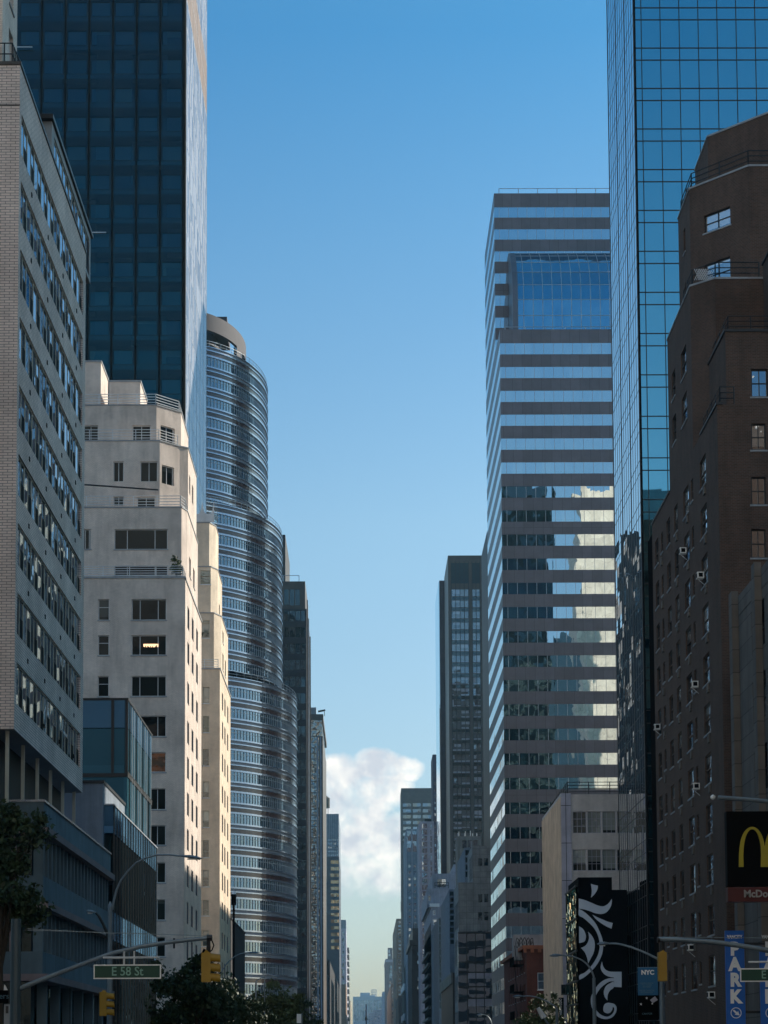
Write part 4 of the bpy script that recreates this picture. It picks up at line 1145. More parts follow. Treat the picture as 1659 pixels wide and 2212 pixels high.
# street-face window columns from the photograph at mid height
cols_px = [(1411 + 8, 1421 + 6), ]
colY = []
for xa, xb_, yy in ((1519, 1533, 1500), (1497, 1501, 1500), (1484, 1496, 1500), (1463, 1470, 1500), (1448, 1455, 1560), (1433, 1437, 1560), (1420, 1427, 1560)):
    y1_, y0_ = sy(xa, yy), sy(xb_, yy); colY.append((y0_, y1_ - y0_))
print('brown cols', [(round(a, 1), round(b, 1)) for a, b in colY])
colY = [(124.2, 2.3), (129.2, .8), (131.0, 2.2), (135.7, 1.6), (139.2, 1.6), (142.6, .9), (144.9, 1.6)]
rowz = [at(1526, 1500, 124).z]
ref = at(1526, 1398 + 0, 124.).z    # window bottom near (1526,1398)
zbm = at(1260 / 3 + 1106, 737.3 + 1225 / 3, 124).z
rowz = []
z = zbm
while z > 3: z -= pB_
z += pB_
while z < 60: rowz.append(z); z += pB_
lowr = [z for z in rowz if z + 1.65 < zb0 - .9]
street = [(a - YN, z + (.25 if w_ < 1 else 0), w_, 1.35 if w_ < 1 else 1.75) for z in lowr for a, w_ in colY]
frn = []
for (ya_, yb2) in ((797, 857), (915, 972), (1030, 1090), (1143, 1205), (1260, 1318)):
    a = at(1622, ya_, YN); b = at(1655, yb2, YN); frn.append((a.x - XR, b.z, b.x - a.x, a.z - b.z))
frn = [f for f in frn if f[1] + f[3] < zb0 - .5] 
def fz(px, py): return at(px, py, YN)
block(T, 'R', XR, YN, YF_, 17, 0, zb0, M['brownbrick'], frn, street, WS['brown2'], .22, par=1.0, sst=WS['brown'])
for ya_, yb2 in ((139.05, 147.9), (119.82, 126.)):
    mb = MB(); mb.box(XR - .07, XR + .3, ya_, yb2, zb0 + .003, zb0 + .14); T.part('coping', mb, M['darkmetal'])
# stone vents under windows
for z in lowr[1::1]:
    for a, w_ in (colY[0], colY[2], colY[3], colY[5]):
        mb = MB(); mb.box(XR - .10, XR - .003, a + .25, a + .75, z - .62, z - .12); T.part('vent_grille', mb, M['stone'])
# mid tier
XM = 20.9; hM = at(1567, 717, 122).z
fm = [(at(1622, 797, 122.).x - XM, at(1622, 857, 122.).z, 1.0, 1.7)]
a = at(1622, 797, 122.); b = at(1659, 857, 122.)
block(T, 'R', XM, 122., 128.5, 15, zb0 - .95, hM, M['brownbrick'], [(a.x - XM, b.z, b.x - a.x, a.z - b.z)], (), WS['brown2'], .2, par=.9, pmat=M['darkmetal'], name='setback_wall')
railing(T, [(XM + .2, 128), (XM + .2, 122.2), (XM + 12, 122.2)], hM + .1, .9, M['darkmetal'], 3, 1.2, .03)
railing(T, [(XR + .2, 126.), (XR + .2, YN + .2), (XR + 1.0, YN + .2)], zb0 + .1, 1.0, M['darkmetal'], 3, 1.2, .03)
# tier A
hA = 48.4
def chw(L, xs): return xs
up = [z for z in rowz if zb0 + .5 < z < hA - 2.2]
# plan: start at far street end, run toward the camera, chamfer, then front
def tierR(pts, z0, z1, wins, par=1.0, st=WS['brown2']):
    tier(T, 'R', pts, z0, z1, M['brownbrick'], wins, st=st, par=par)
stA = [(139.0 - a - w_, z + (.25 if w_ < 1 else 0), w_, 1.35 if w_ < 1 else 1.75) for z in up for a, w_ in colY if a > 130.9 and a + w_ < 139]
tierR([(37, 139.0), (XR, 139.0), (XR, 128.9), (21.3, 127.6), (24.1, 127.6), (37, 127.6)][1:] + [(37, 139.)], zb0 + .002, hA, {0: stA + [(139 - 131.9, z, 1.5, 1.62) for z in up[:0]]}, st=WS['brown'])
# wing toward the right
block(T, 'R', 24.2, 121.5, 127.55, 13, hM - .85, hA + .8, M['brownbrick'], (), [(.8, z, 1.6, 1.7) for z in up if z > hM], WS['brown2'], .2, par=.9, pmat=M['darkmetal'], name='setback_wall')
railing(T, [(XR + .15, 132.5), (XR + .15, 129), (21.35, 127.75), (24.0, 127.75)], hA + .1, 1.0, M['darkmetal'], 3, 1.4, .035)
# white lattice panel on terrace
lt = MB(); a0_ = at(1503, 594, 128.2); 
for i in range(9):
    x0_ = a0_.x + i * .11 - .1
    lt.bar((x0_, 128.15, hA + .15), (x0_ + .35, 128.15, hA + .85), .018, 4); lt.bar((x0_ + .35, 128.15, hA + .15), (x0_, 128.15, hA + .85), .018, 4)
T.part('lattice', lt, M['whitemetal'])
# tier B (octagonal top)
hB_ = 56.6; XB_ = 20.85
wbig = lambda ya_, yb2: None
cA, cB = Vector((XB_, 134.0)), Vector((24.0, 130.4)); LB = (cB - cA).length
def chamfer_rect(xa, ya_, xb_, yb2):
    # intersect pixel ray with chamfer plane
    n = Vector((cB.y - cA.y, -(cB.x - cA.x))); 
    def hit(px, py):
        d = ray(px, py); t_ = (n.x * cA.x + n.y * cA.y) / (n.x * d.x + n.y * d.y); p = CAM + d * t_
        return ((p.x - cA.x) ** 2 + (p.y - cA.y) ** 2) ** .5, p.z
    a = hit(xa, yb2); b = hit(xb_, ya_); return (a[0], a[1], b[0] - a[0], b[1] - a[1])
w1 = chamfer_rect(1521, 445, 1577, 505); w2 = chamfer_rect(1522, 553, 1577, 594)
print('chamfer', w1, w2, LB)
w2 = (w2[0], 49.75, w2[2], 1.6)
tierR([(XB_, 139.), (XB_, 134.0), (24.0, 130.4), (36.5, 130.4), (36.5, 139.)], hA - .95, hB_, {1: [w1, w2], 0: [(2.2, w1[1], .8, 1.6), (2.2, w2[1], .8, 1.6)]})
railing(T, [(XB_ + .15, 138.6), (XB_ + .15, 134.1), (24.0, 130.6), (30, 130.6)], hB_ + .1, 1.0, M['darkmetal'], 3, 1.6, .035)
# top penthouse
pc = [(22.5, 142.), (22.5, 136.6), (26.0, 132.8), (36, 132.8), (36, 142)]
def penth():
    hT = at(1528, 297, 136.6).z
    w3 = [(.9 + 1.6 * i, hB_ - .5, 1.2, 1.7) for i in range(2)]
    tierR(pc, hB_ - 1.0, hT, {1: [], 2: [(.6, hB_ - .4, 1.5, 1.9)]}, par=.3)
penth()

# ---- near concrete building with the restaurant sign
XC = 19.6; T = Thing('near_concrete_building', 'grey brown concrete building with deep square windows at the near right edge', 'building', (XC, 100, 0))
YCf = sy(1590, 1400) * XC / XR; YCf = atx(1590, 1400, XC).y; hC = at(1590, 1307, YCf).z
print('concrete', YCf, hC)
wsC = Win(M['darkmetal'], M['g_brown'], (), (.62,), .06, .55, None)
rC = []
pC = 3.55
z = hC - 3.6
while z > 3: rC.append(z); z -= pC
stC = [(YCf - 80 - 8.2 - 5.2 * j, z, 3.6, 2.25) for z in rC for j in range(5)]
block(T, 'R', XC, 80, YCf, 18, 0, hC - .8, M['stone'], (), stC, wsC, .6, par=.0)
for y in (YCf - .9, YCf - 7.6, YCf - 14.5, YCf - 21):
    mb = MB(); mb.box(XC - .35, XC - .003, y, y + .9, 0, hC + .55); T.part('pilaster', mb, M['stone'])
mb = MB(); mb.box(XC - .02, XC + .3, 80.2, YCf - 1., hC - .79, hC + .25); T.part('parapet', mb, M['stone'])

# air conditioners hanging from brown house windows
def aircon(x, y, z, label, brackets=True):
    T = Thing('air_conditioner', label, 'air conditioner', (x, y, z), 'window air conditioners on the brown brick house')
    mb = MB(); mb.box(x - .42, x - .02, y, y + .52, z, z + .36); b = T.part('casing', mb, M['signwhite'])
    mb = MB()
    for i in range(2): mb.box(x - .43, x - .422, y + .06 + i * .22, y + .24 + i * .22, z + .05, z + .31)
    mb.box(x - .34, x - .09, y - .01, y - .002, z + .06, z + .3)
    T.part('grille', mb, M['black'])
    if brackets:
        mb = MB(); mb.bar((x - .42, y + .1, z - .03), (x, y + .1, z - .4), .02, 4); mb.bar((x - .45, y + .1, z - .03), (x, y + .1, z - .03), .025, 4); T.part('bracket', mb, M['whitemetal'])
for (px, py, lb) in ((1482, 1190, 'white air conditioner highest up on the brown brick street wall'), (1520, 1243, 'white air conditioner on a bracket, second from the top of the brown brick wall'),
                     (1511, 1698, 'white air conditioner on a bracket halfway down the brown brick wall'), (1426, 1570, 'small white air conditioner near the far corner of the brown brick wall'),
                     (1508, 1478, 'white air conditioner poking from a middle floor of the brown brick wall'),
                     (1500, 2046, 'white air conditioner just under the right hand signal mast'), (1544, 2148, 'lowest white air conditioner with two dark grille slots')):
    p = atx(px, py, XR); aircon(XR, p.y - .3, p.z - .2, lb)

# ---- white building with ribbed side
T = Thing('white_ribbed_building', 'pale brick building with beige ribbed street side and steel framed window bands', 'building', (XR, 218.7, 0))
YW = 218.7; YWf = 241.7; hW = at(1214, 1716, YW).z
xcol = at(1234, 1800, YW).x
kW = YW / F
fr = []
for (a, b) in ((1753, 1800), (1835, 1881), (1925, 1971), (2013, 2059), (2101, 2147)):
    za_ = at(1240, a, YW).z; zb_ = at(1240, b, YW).z
    for i in range(6): fr.append((at(1237, a, YW).x - XR + i * 32.2 * kW, zb_, 29.5 * kW, za_ - zb_))
M['g_white'] = pane_mat('obscured_glass', (.02, .022, .02), r0=-.02, blinds=.75, blindc=(.34, .36, .33), wav=.01)
wsW = Win(M['lavender'], M['g_white'], (.33, .66), (.33, .66), .05, .12, None, .035)
block(T, 'R', XR, YW, YWf, 26, 0, hW, M['palebrick'], fr, (), wsW, .2, par=.5)
mb = MB(); mb.box(XR - .12, xcol, YW - .12, YW - .004, 0, hW + .1); T.part('corner_panel', mb, M['lavender'])
mb = MB(); xm = at(1222, 1800, YW).x; mb.box(xm, xm + .05, YW - .14, YW - .121, 0, hW + .1)
for y_ in (1741, 1822, 1903, 1985): zz = at(1220, y_, YW).z; mb.box(XR - .13, xcol, YW - .14, YW - .121, zz, zz + .06)
T.part('panel_joint', mb, M['charcoal'])
mb = MB(); mb.box(XR - .14, XR - .004, YW - .1, YWf, hW - .25, hW + .1); T.part('coping', mb, M['aluminium'])
for i in range(30):
    y = YW + .15 + i * .765; mb = MB(); mb.box(XR - .22, XR - .004, y, y + .36, .1, hW - .26); T.part('rib', mb, M['beigerib'])
railing(T, [(XR + .6, YWf), (XR + .6, YW + .5), (XR + 20, YW + .5)], hW, 1.3, M['darkmetal'], 4, 2.0, .04)

# ---- black mural building
T = Thing('black_mural_building', 'black painted building with large pale scroll ornament and rippled glass side', 'building', (XR, 201.8, 0))
YM = 201.8; hMu = at(1285, 1895, YM).z; hM2 = at(1340, 1922, YM).z
xa = at(1250, 1950, YM).x; xb_ = at(1322.5, 1950, YM).x
mb = MB(); mb.box(xa, xb_, YM, 212, 0, hMu); T.part('tall_wall', mb, M['muralblack'])
mb = MB(); mb.box(xb_, 24.4, YM + .01, 212, 0, hM2); T.part('low_wall', mb, M['muralblack'])
mb = MB(); 
xs_ = xa - .12
zs1 = at(1250, 1915, YM).z
for i in range(16):
    y = YM + .1 + i * .66; mb.quad((xs_ + (.05 if i % 2 else -.1), y, 0), (xs_ + (-.1 if i % 2 else .05), y + .66, 0), (xs_ + (-.1 if i % 2 else .05), y + .66, zs1), (xs_ + (.05 if i % 2 else -.1), y, zs1))
T.part('rippled_glazing', mb, M['g_curtain'])
mb = MB()
for y_ in (1915, 1985, 2055, 2120, 2170): zz = at(1250, y_, YM).z; mb.box(xs_ - .18, xs_, YM + .05, YM + 10.8, zz, zz + .14)
T.part('transom', mb, M['darkmetal'])
def smooth(pts, n=5):
    out_ = []; L_ = len(pts)
    for i in range(L_):
        p0, p1, p2, p3 = (Vector(pts[(i + j - 1) % L_]) for j in range(4))
        # keep sharp tips
        def sharp(a, b, c):
            v1, v2 = (b - a), (c - b); return v1.length < 1e-6 or v2.length < 1e-6 or v1.normalized().dot(v2.normalized()) < .25
        t1 = Vector((0, 0)) if sharp(p0, p1, p2) else (p2 - p0) * .5
        t2 = Vector((0, 0)) if sharp(p1, p2, p3) else (p3 - p1) * .5
        if t1.length == 0: t1 = (p2 - p1) * .6
        if t2.length == 0: t2 = (p2 - p1) * .6
        for k_ in range(n):
            s_ = k_ / n; h00 = 2 * s_ ** 3 - 3 * s_ ** 2 + 1; h10 = s_ ** 3 - 2 * s_ ** 2 + s_; h01 = -2 * s_ ** 3 + 3 * s_ ** 2; h11 = s_ ** 3 - s_ ** 2
            out_.append(p1 * h00 + t1 * h10 + p2 * h01 + t2 * h11)
    return out_
def tess(T, name, pts3, mat, dy=.03, parent=None):
    from mathutils.geometry import tessellate_polygon
    tri = tessellate_polygon([pts3]); mb = MB(); n = len(pts3)
    mb.v = [tuple(p) for p in pts3] + [(p[0], p[1] + dy, p[2]) for p in pts3]
    mb.f = [tuple(a) for a in tri]
    for i in range(n): j = (i + 1) % n; mb.f.append((i, j, j + n, i + n))
    return T.part(name, mb, mat, parent=parent)
MU = [
 [(420,265),(465,280),(512,290),(505,340),(470,400),(422,447),(432,360)],
 [(262,458),(330,475),(420,510),(500,545),(570,560),(620,545),(660,510),(695,460),(690,530),(665,590),(620,640),(560,660),(480,650),(400,620),(330,600),(262,590)],
 [(262,592),(330,630),(400,690),(480,780),(530,880),(565,970),(580,1060),(570,1170),(530,1270),(470,1360),(390,1440),(330,1490),(270,1520),(270,1462),(340,1425),(400,1370),(460,1290),(510,1200),(535,1100),(530,1010),(500,910),(450,830),(380,760),(320,710),(262,675)],
 [(440,668),(500,700),(570,730),(640,760),(706,778),(690,852),(620,820),(540,770),(480,720)],
 [(266,820),(320,860),(350,920),(355,970),(335,1020),(266,1040)],
 [(383,890),(430,940),(462,1000),(472,1080),(455,1170),(420,1240),(385,1308),(370,1230),(340,1160),(290,1102),(340,1080),(375,1040),(395,980),(392,930)],
 [(565,1280),(580,1340),(610,1385),(660,1410),(722,1415),(722,1490),(660,1480),(600,1450),(560,1400),(548,1350)],
 [(745,1500),(660,1500),(580,1530),(510,1590),(450,1680),(420,1760),(425,1850),(455,1930),(510,2000),(580,2030),(650,2030),(710,2000),(750,1940),(755,1880),(730,1840),(690,1825),(640,1820),(600,1840),(583,1890),(590,1935),(630,1958),(670,1950),(700,1910),(705,1870),(725,1890),(720,1935),(690,1975),(640,2000),(580,1990),(520,1950),(480,1890),(465,1820),(480,1740),(530,1650),(590,1590),(660,1545),(720,1535)],
 [(718,1540),(680,1560),(620,1600),(590,1670),(600,1740),(637,1790),(640,1720),(670,1660),(718,1620)],
]
def mp(q): return at(1206.9 + q[0] / 6.048, 1865.2 + q[1] / 6.048, YM - .04)
for P in MU: tess(T, 'scroll_ornament', [mp(q) for q in smooth(P)], M['muralwhite'], .035)
P = [(722, 1415), (822, 1415), (822, 1618), (722, 1612)]
tess(T, 'scroll_ornament', [mp(q) for q in P], M['muralwhite'], .035)
# studio sign
T = Thing('studio_sign', 'narrow black vertical shop sign with white sideways lettering beside the mural building', 'sign', (19., 212, 5))
p = at(1213, 2182, 210.); a = at(1206.8, 2155, 210.); b = at(1218.5, 2212, 210.)
mb = MB(); mb.box(a.x, b.x, 210, 210.12, b.z, a.z); T.part('panel', mb, M['muralblack'])
text(T, 'JADE HAIRA STUDIO', .36, M['signwhite'], ((a.x + b.x) / 2 - .06, 209.985, (a.z + b.z) / 2 + .05), roll=R(90), sx=.68)
# tilted lantern box
T = Thing('square_floodlight', 'dark square floodlight tilted on the wall beside the mural building', 'floodlight', (19, 211, 8))
p = at(1222, 2138, 209.); mb = MB(); mb.box(p.x - .42, p.x + .42, 209, 209.4, p.z - .5, p.z + .5); o = T.part('housing', mb, M['darkmetal'])
mb = MB(); mb.box(p.x - .36, p.x - .03, 208.97, 208.998, p.z - .42, p.z + .42); mb.box(p.x + .03, p.x + .36, 208.97, 208.998, p.z - .42, p.z + .42); T.part('lens', mb, M['g_darkr'])

# ---- red brick walk-up with graffiti wall on top
T = Thing('red_brick_walkup', 'low dark red brick building with cornice, white window and iron fire escape', 'building', (XR, 268, 0))
YR_ = 268.; hR = at(1150, 2050, YR_).z; xr = atx(1138, 2080, 20.).y
xrr = at(1138, 2100, YR_).x
a = at(1161, 2101, YR_); b = at(1177, 2138, YR_)
block(T, 'R', xrr, YR_, 312, 22, 0, hR, M['redbrick'], [(a.x - xrr, b.z, b.x - a.x, a.z - b.z)], [(3 + 4.2 * j, 2 + 3.4 * i, 1.3, 2.) for i in range(4) for j in range(8)], Win(M['signwhite'], M['g_brown'], (), (.5,), .09, .1, M['signwhite']), .15, sst=WS['brown'])
mb = MB(); mb.box(xrr - .5, xrr + 22, YR_ - .25, 312, hR + .003, hR + .45)
for i in range(14): mb.box(xrr - .4 + i * .9, xrr + i * .9, YR_ - .24, YR_ - .003, hR - .45, hR)
T.part('cornice', mb, M['rust'])
fe = MB()
for i in range(4):
    z = 3. + i * 3.4
    fe.box(xrr - 1.3, xrr - .01, YR_ + 4, YR_ + 12, z, z + .06)
    for j in range(17): fe.bar((xrr - 1.3, YR_ + 4 + j * .5, z), (xrr - 1.3, YR_ + 4 + j * .5, z + 1), .03, 4)
    fe.bar((xrr - 1.3, YR_ + 4, z + 1), (xrr - 1.3, YR_ + 12, z + 1), .04, 4)
    for j in range(4): fe.bar((xrr - 1.3 + j * .4, YR_ + 4, z), (xrr - 1.3 + j * .4, YR_ + 4, z + 1), .03, 4)
    fe.bar((xrr - .9, YR_ + 5, z), (xrr - .9, YR_ + 9, z + 3.4), .05, 4)
T.part('fire_escape', fe, M['black'])
T = Thing('graffiti_wall', 'whitewashed rooftop wall tagged with bubble graffiti above the red brick building', 'wall', (XR, 276, hR))
a = at(1108, 2019, 276.); b = at(1179, 2052, 276.)
mb = MB(); mb.box(a.x, b.x + 6, 276, 278, hR - 1, a.z); T.part('panel', mb, M['greywall'])
mb = MB(); rg = random.Random(9)
for i in range(5):
    cx_ = a.x + .55 + i * .46; cz_ = (a.z + b.z) / 2 - .05
    pts = [(cx_ + .2 * math.cos(q) * (1 + .2 * math.sin(2 * q + i)), 275.97, cz_ + .6 * math.sin(q) * (1 + .15 * math.cos(3 * q + i))) for q in [2 * math.pi * j / 14 for j in range(15)]]
    mb.tube(pts, .035, 4)
    mb.tube([(cx_ - .05, 275.97, cz_ - .2), (cx_ + .02, 275.97, cz_ + .2), (cx_ + .08, 275.97, cz_ - .1)], .03, 4)
T.part('graffiti', mb, M['black'])

# ---- grey panelled building
T = Thing('grey_panelled_building', 'stepped grey panelled building with paired dark windows left of the striped tower', 'building', (XR, 461, 0))
YP = atx(990, 1906, XR).y; YPf = atx(981, 1960, XR).y; hP = at(1000, 1906, YP).z
kP = YP / F
fr = []
for i, (a, b) in enumerate(((2010, 2017), (1970, 1988), (1931, 1949))): fr += [(at(q, a, YP).x - XR, at(q, b, YP).z, 8.6 * kP, (b - a) * kP) for q in (1033, 1046)]
Og, ug, frg, Os_, us_, sr_ = block(T, 'R', XR, YP, YPf, 22, 0, hP, M['greypanel'], fr, [(1 + 3.4 * j, 6 + 7.8 * i, 2.6, 5.6) for i in range(4) for j in range(int((YPf - YP) / 3.5))], WS['simpler'], .25, sst=Win(M['greywall'], M['g_low'], simple=True, depth=.12))
xu = at(1021, 1900, YP).x; hU = at(1030, 1827, YP).z
block(T, 'R', xu, YP, YPf, 22 - (xu - XR), hP + .01, hU, M['greypanel'], [(at(q, 1870, YP).x - xu, at(q, b, YP).z, 8.6 * kP, (b - a) * kP) for q in (1033, 1046) for a, b in ((1854, 1870),)], [(1 + 3.4 * j, hP + 1, 2.6, 5) for j in range(4)], WS['simpler'], .25, name='upper_wall', sst=Win(M['greywall'], M['g_low'], simple=True, depth=.12))
zg = at(1010, 2014, YP).z
mb = MB(); mb.box(XR - .3, XR + 24, YP - 3, YP - .02, 0, zg); T.part('glass_wing', mb, M['g_low'])
mb = MB()
for px in (1008, 1027, 1045): 
    x = at(px, 2100, YP - 3).x; mb.box(x, x + .18, YP - 3.06, YP - 3.003, 0, zg)
for y_ in (2014, 2077, 2099, 2130, 2155): zz = at(1010, y_, YP - 3).z; mb.box(XR - .3, XR + 24, YP - 3.05, YP - 3.004, zz - .3, zz)
T.part('frame', mb, M['darkmetal'])
mb = MB()
for y_, yb2 in ((2099, 2114), (2155, 2174)): mb.box(XR + 1.8, XR + 8, YP - 3.04, YP - 3.003, at(1010, yb2, YP - 3).z, at(1010, y_ + 2, YP - 3).z)
T.part('pale_spandrel', mb, M['lavender'])

# ---- vented concrete block
def rblock(name, label, X, xc, ytop, yref, far_x, back, mat, fr=(), st=None, sr=(), depth=.25, pmat=None, z0=0, sst=None):
    T, Yn, Yf, h = px_tower(name, label, 'R', X, xc, ytop, far_x, back, mat, yref)
    k_ = Yn / F
    frm = [(a * k_, at(xc, yb, Yn).z, w_ * k_, (yb - ya_) * k_) for a, ya_, w_, yb in fr]
    block(T, 'R', X, Yn, Yf, back * k_, z0, h, mat, frm, sr, st, depth, pmat=pmat, sst=sst)
    return T, Yn, Yf, h, k_
T, Yn, Yf, h, k_ = rblock('vented_concrete_block', 'pale concrete block with row of roof vent pipes behind the grey panelled building', 24., 988, 1806.5, 1850, 984, 52, M['ornament'],
    [(11 + 12 * i, 1815, 9.5, 1832) for i in range(3)], WS['far'])
for i, (dx_, dh) in enumerate(((2, 8), (4, 11), (16, 7), (18, 12), (29, 13), (34, 7), (43, 8))):
    mb = MB(); x = 24 + dx_ * k_; mb.bar((x, Yn + 1, h), (x, Yn + 1, h + dh * k_), .8 * k_, 8); T.part('vent_pipe', mb, M['whitemetal'])
T, Yn, Yf, h, k_ = rblock('sloped_blue_wall_block', 'blank blue grey party wall block with a strip of dark windows beside the panelled building', 23., 1004, 1831, 1870, 988, 12, M['bluewall'],
    [(1.5, 1836 + 15.5 * i, 8, 1848 + 15.5 * i) for i in range(4)], WS['simpler'])
T, Yn, Yf, h, k_ = rblock('tall_party_wall_block', 'blue grey blank walled block with dark window column at its corner', 20., 971, 1921, 1980, 952, 12, M['bluewall'],
    [(1.2, 1926 + 13 * i, 8, 1935 + 13 * i) for i in range(9)], WS['simpler'])
T, Yn, Yf, h, k_ = rblock('dark_grid_building', 'dark glass building with thin teal grid lines and blue grey side wall', 20., 947.5, 1981.5, 2050, 931.5, 36, M['bluewall'],
    [(1 + 13 * j, 1984 + 16.3 * i, 12, 1999 + 16.3 * i) for i in range(12) for j in range(2)], WS['simpler'])
T, Yn, Yf, h, k_ = rblock('corniced_brown_block', 'dark brown block with pale slanting cornice in front of the dark grid building', 19.6, 978, 2101, 2130, 953, 10, M['darkbrown'])
mb = MB(); mb.box(19.2, 19.58, Yn, Yf, h - 2.4, h + .1); T.part('cornice', mb, M['ornament'])
mb = MB()
for i in range(20): y = Yn + i * (Yf - Yn) / 20; mb.box(19.1, 19.19, y, y + .5, h - 2.6, h - .4)
T.part('bracket', mb, M['cream'])

# ---- lilac stepped building
T, Yn, Yf, h, k_ = rblock('lilac_stepped_building', 'lilac rendered building stepping up in small roof terraces above a dark slanting street side', 20., 932, 1959, 2050, 916.3, 60, M['lilac'],
    [(3.5, 1966, 6.5, 1977), (3.2, 1985, 13, 1998), (4, 2003, 10, 2014)], Win(M['signwhite'], M['g_far'], (.5,), (.5,), .25, .2))
for i in range(10):
    z = h - 14 - i * 25 * k_ ** 1 * .95
    if z < 3: break
    mb = MB(); mb.box(19.0, 19.98, Yn + 6, Yf - 4, z, z + .7); T.part('sill', mb, M['ornament'])
    mb = MB(); mb.box(19.96, 19.992, Yn + 3, Yf - 4, z + .8, z + 9.5); T.part('window_strip', mb, M['charcoal'])
h1 = at(940, 1919, Yn + 3).z; h2 = at(950, 1887, Yn + 6).z
xt1 = at(923, 1930, Yn + 3).x; xt2 = at(934, 1900, Yn + 6).x
xt1 = max(xt1, 18.6)
block(T, 'R', xt1, Yn + 3, Yf - 8, 60 * k_, h + .01, h1, M['lilac'], [(2.2 * k_, at(940, 1944, Yn).z, 5 * k_, 11 * k_)], (), WS['far'], .3, name='upper_wall')
a = at(945, 1899, Yn + 6); b = at(963, 1916, Yn + 6)
block(T, 'R', xt2, Yn + 6, Yf - 12, 60 * k_, h1 + .01, h2, M['lilac'], [(a.x - xt2, b.z, b.x - a.x, a.z - b.z)], (), WS['far'], .6, name='upper_wall')
railing(T, [(a.x - .8, Yn + 5.6), (b.x + .8, Yn + 5.6)], b.z - .6, 2.0, M['darkmetal'], 2, 1.2, .08)
block(T, 'R', at(975, 1880, Yn + 8).x, Yn + 8, Yf - 12, 30 * k_, h2 + .01, at(975, 1881, Yn + 8).z, M['lilac'], name='plant_room')
block(T, 'R', at(980, 1870, Yn + 9).x, Yn + 9, Yf - 12, 20 * k_, h2 + .01, at(980, 1867, Yn + 9).z, M['lilac'], name='plant_room')
mb = MB(); p = at(916.3, 1961, Yf - 4); mb.box(19.6, 22.5, Yn - .4, Yf, h + .003, h + 1.0); T.part('coping', mb, M['signwhite'])

# ---- brown tower with bright glass side
XT = 28.
T = Thing('brown_banded_tower', 'tall brown office tower with grey blue window bands and a bright glass left side', 'building', (XT, 706, 0))
YA = atx(967.5, 1200, XT).y; YAf = YA + 34; hA_ = at(967.5, 1200, YA).z; kA = YA / F
fr = []
ra = []
ztp = at(1000, 1168.5 + 555 / 6.044, YA).z
pT = 24.42 * kA
z = at(1000, 1168.5 + 722 / 6.044, YA).z
n_ = 0
while z > 8:
    fr += [(6.8 * kA, z, 38 * kA, 15.5 * kA), (52.5 * kA, z, 17 * kA, 15.5 * kA)]; z -= pT
wsT = Win(M['darkmetal'], M['g_bronze'], simple=True, depth=.2)
block(T, 'R', XT, YA, YAf, 78 * kA, 0, hA_, M['bronze'], fr + [(6.8 * kA, ztp, 38 * kA, 46 * kA), (52.5 * kA, ztp, 17 * kA, 46 * kA)], (), None, .3, wins=False)
# real windows
Oq, uq = (XT, YA), (1, 0)
for r in fr:
    window(T, Oq, uq, *r, wsT)
mb = MB()
for r in fr[:2]: mb.box(XT + r[0], XT + r[0] + r[2], YA + .2, YA + .25, ztp, ztp + 46 * kA)
T.part('louvre_screen', mb, plain('teal_louvre', (.012, .04, .055), .5))
for s_ in [6.8 + 9.5 * i for i in range(5)] + [52.5, 61, 69.5]:
    mb = MB(); mb.box(XT + s_ * kA - .1, XT + s_ * kA + .1, YA - .08, YA - .003, 0, hA_ - 13 * kA)
    T.part('mullion', mb, M['darkmetal'])
mb = MB()
for r in fr[2::2]:
    pass
zz = at(1000, 1168.5 + 722 / 6.044, YA).z
while zz > 8:
    mb.box(XT + 6.8 * kA, XT + 44.8 * kA, YA - .03, YA - .002, zz - 8.6 * kA, zz - .2); mb.box(XT + 52.5 * kA, XT + 69.5 * kA, YA - .03, YA - .002, zz - 8.6 * kA, zz - .2); zz -= pT
T.part('spandrel_set', mb, M['g_darkr'])
XT2 = atx(949, 1254, 28).x
Y2_ = YAf + .5; xB2 = at(949, 1254, Y2_).x; hB2 = at(949, 1254, Y2_).z; Y2f = atx(942, 1320, xB2).y
block(T, 'R', xB2, Y2_, Y2f, 30, 0, hB2, plain('plum_panel', (.10, .07, .08), .6, streak=.2, s=-1), name='wing_wall')
mb = MB(); mb.box(xB2 - .3, xB2 - .01, Y2_ + .2, Y2f, 0, hB2 - .5); T.part('glass_side', mb, M['g_strip'])

# ---- slim purple tower
T, Yn, Yf, h, k_ = rblock('slim_purple_tower', 'slim dark purple tower rising just left of the bright glass sided tower', 28., 935, 1629.8, 1700, 931.3, 20, plain('purple_wall', (.07, .065, .10), .7, s=-1),
    [(3.2, 1690 + 13.3 * i, 3, 1696 + 13.3 * i) for i in range(20)], WS['far'])
# ---- striped white building with dark box
T, Yn, Yf, h, k_ = rblock('white_pier_tower', 'narrow building of white vertical piers and blue window columns under a black roof box', 22., 906, 1774.6, 1800, 902, 32, M['lavender'],
    [(a, 1779 + 13.25 * i, w_, 1789.5 + 13.25 * i) for i in range(24) for a, w_ in ((5.5, 5.5), (11.4, 5.5), (23.5, 3.2))], WS['far'])
p = at(917.5, 1774, Yn + 2); mb = MB(); mb.box(p.x, p.x + 14.5 * k_, Yn + 1, Yn + 12, h + .01, at(920, 1768, Yn).z); T.part('roof_box', mb, M['black'])
mb = MB(); mb.box(p.x + 8 * k_, p.x + 14 * k_, Yn + 3, Yn + 9, at(920, 1768, Yn).z + .01, at(920, 1764.6, Yn).z); T.part('tank', mb, M['whitemetal'])
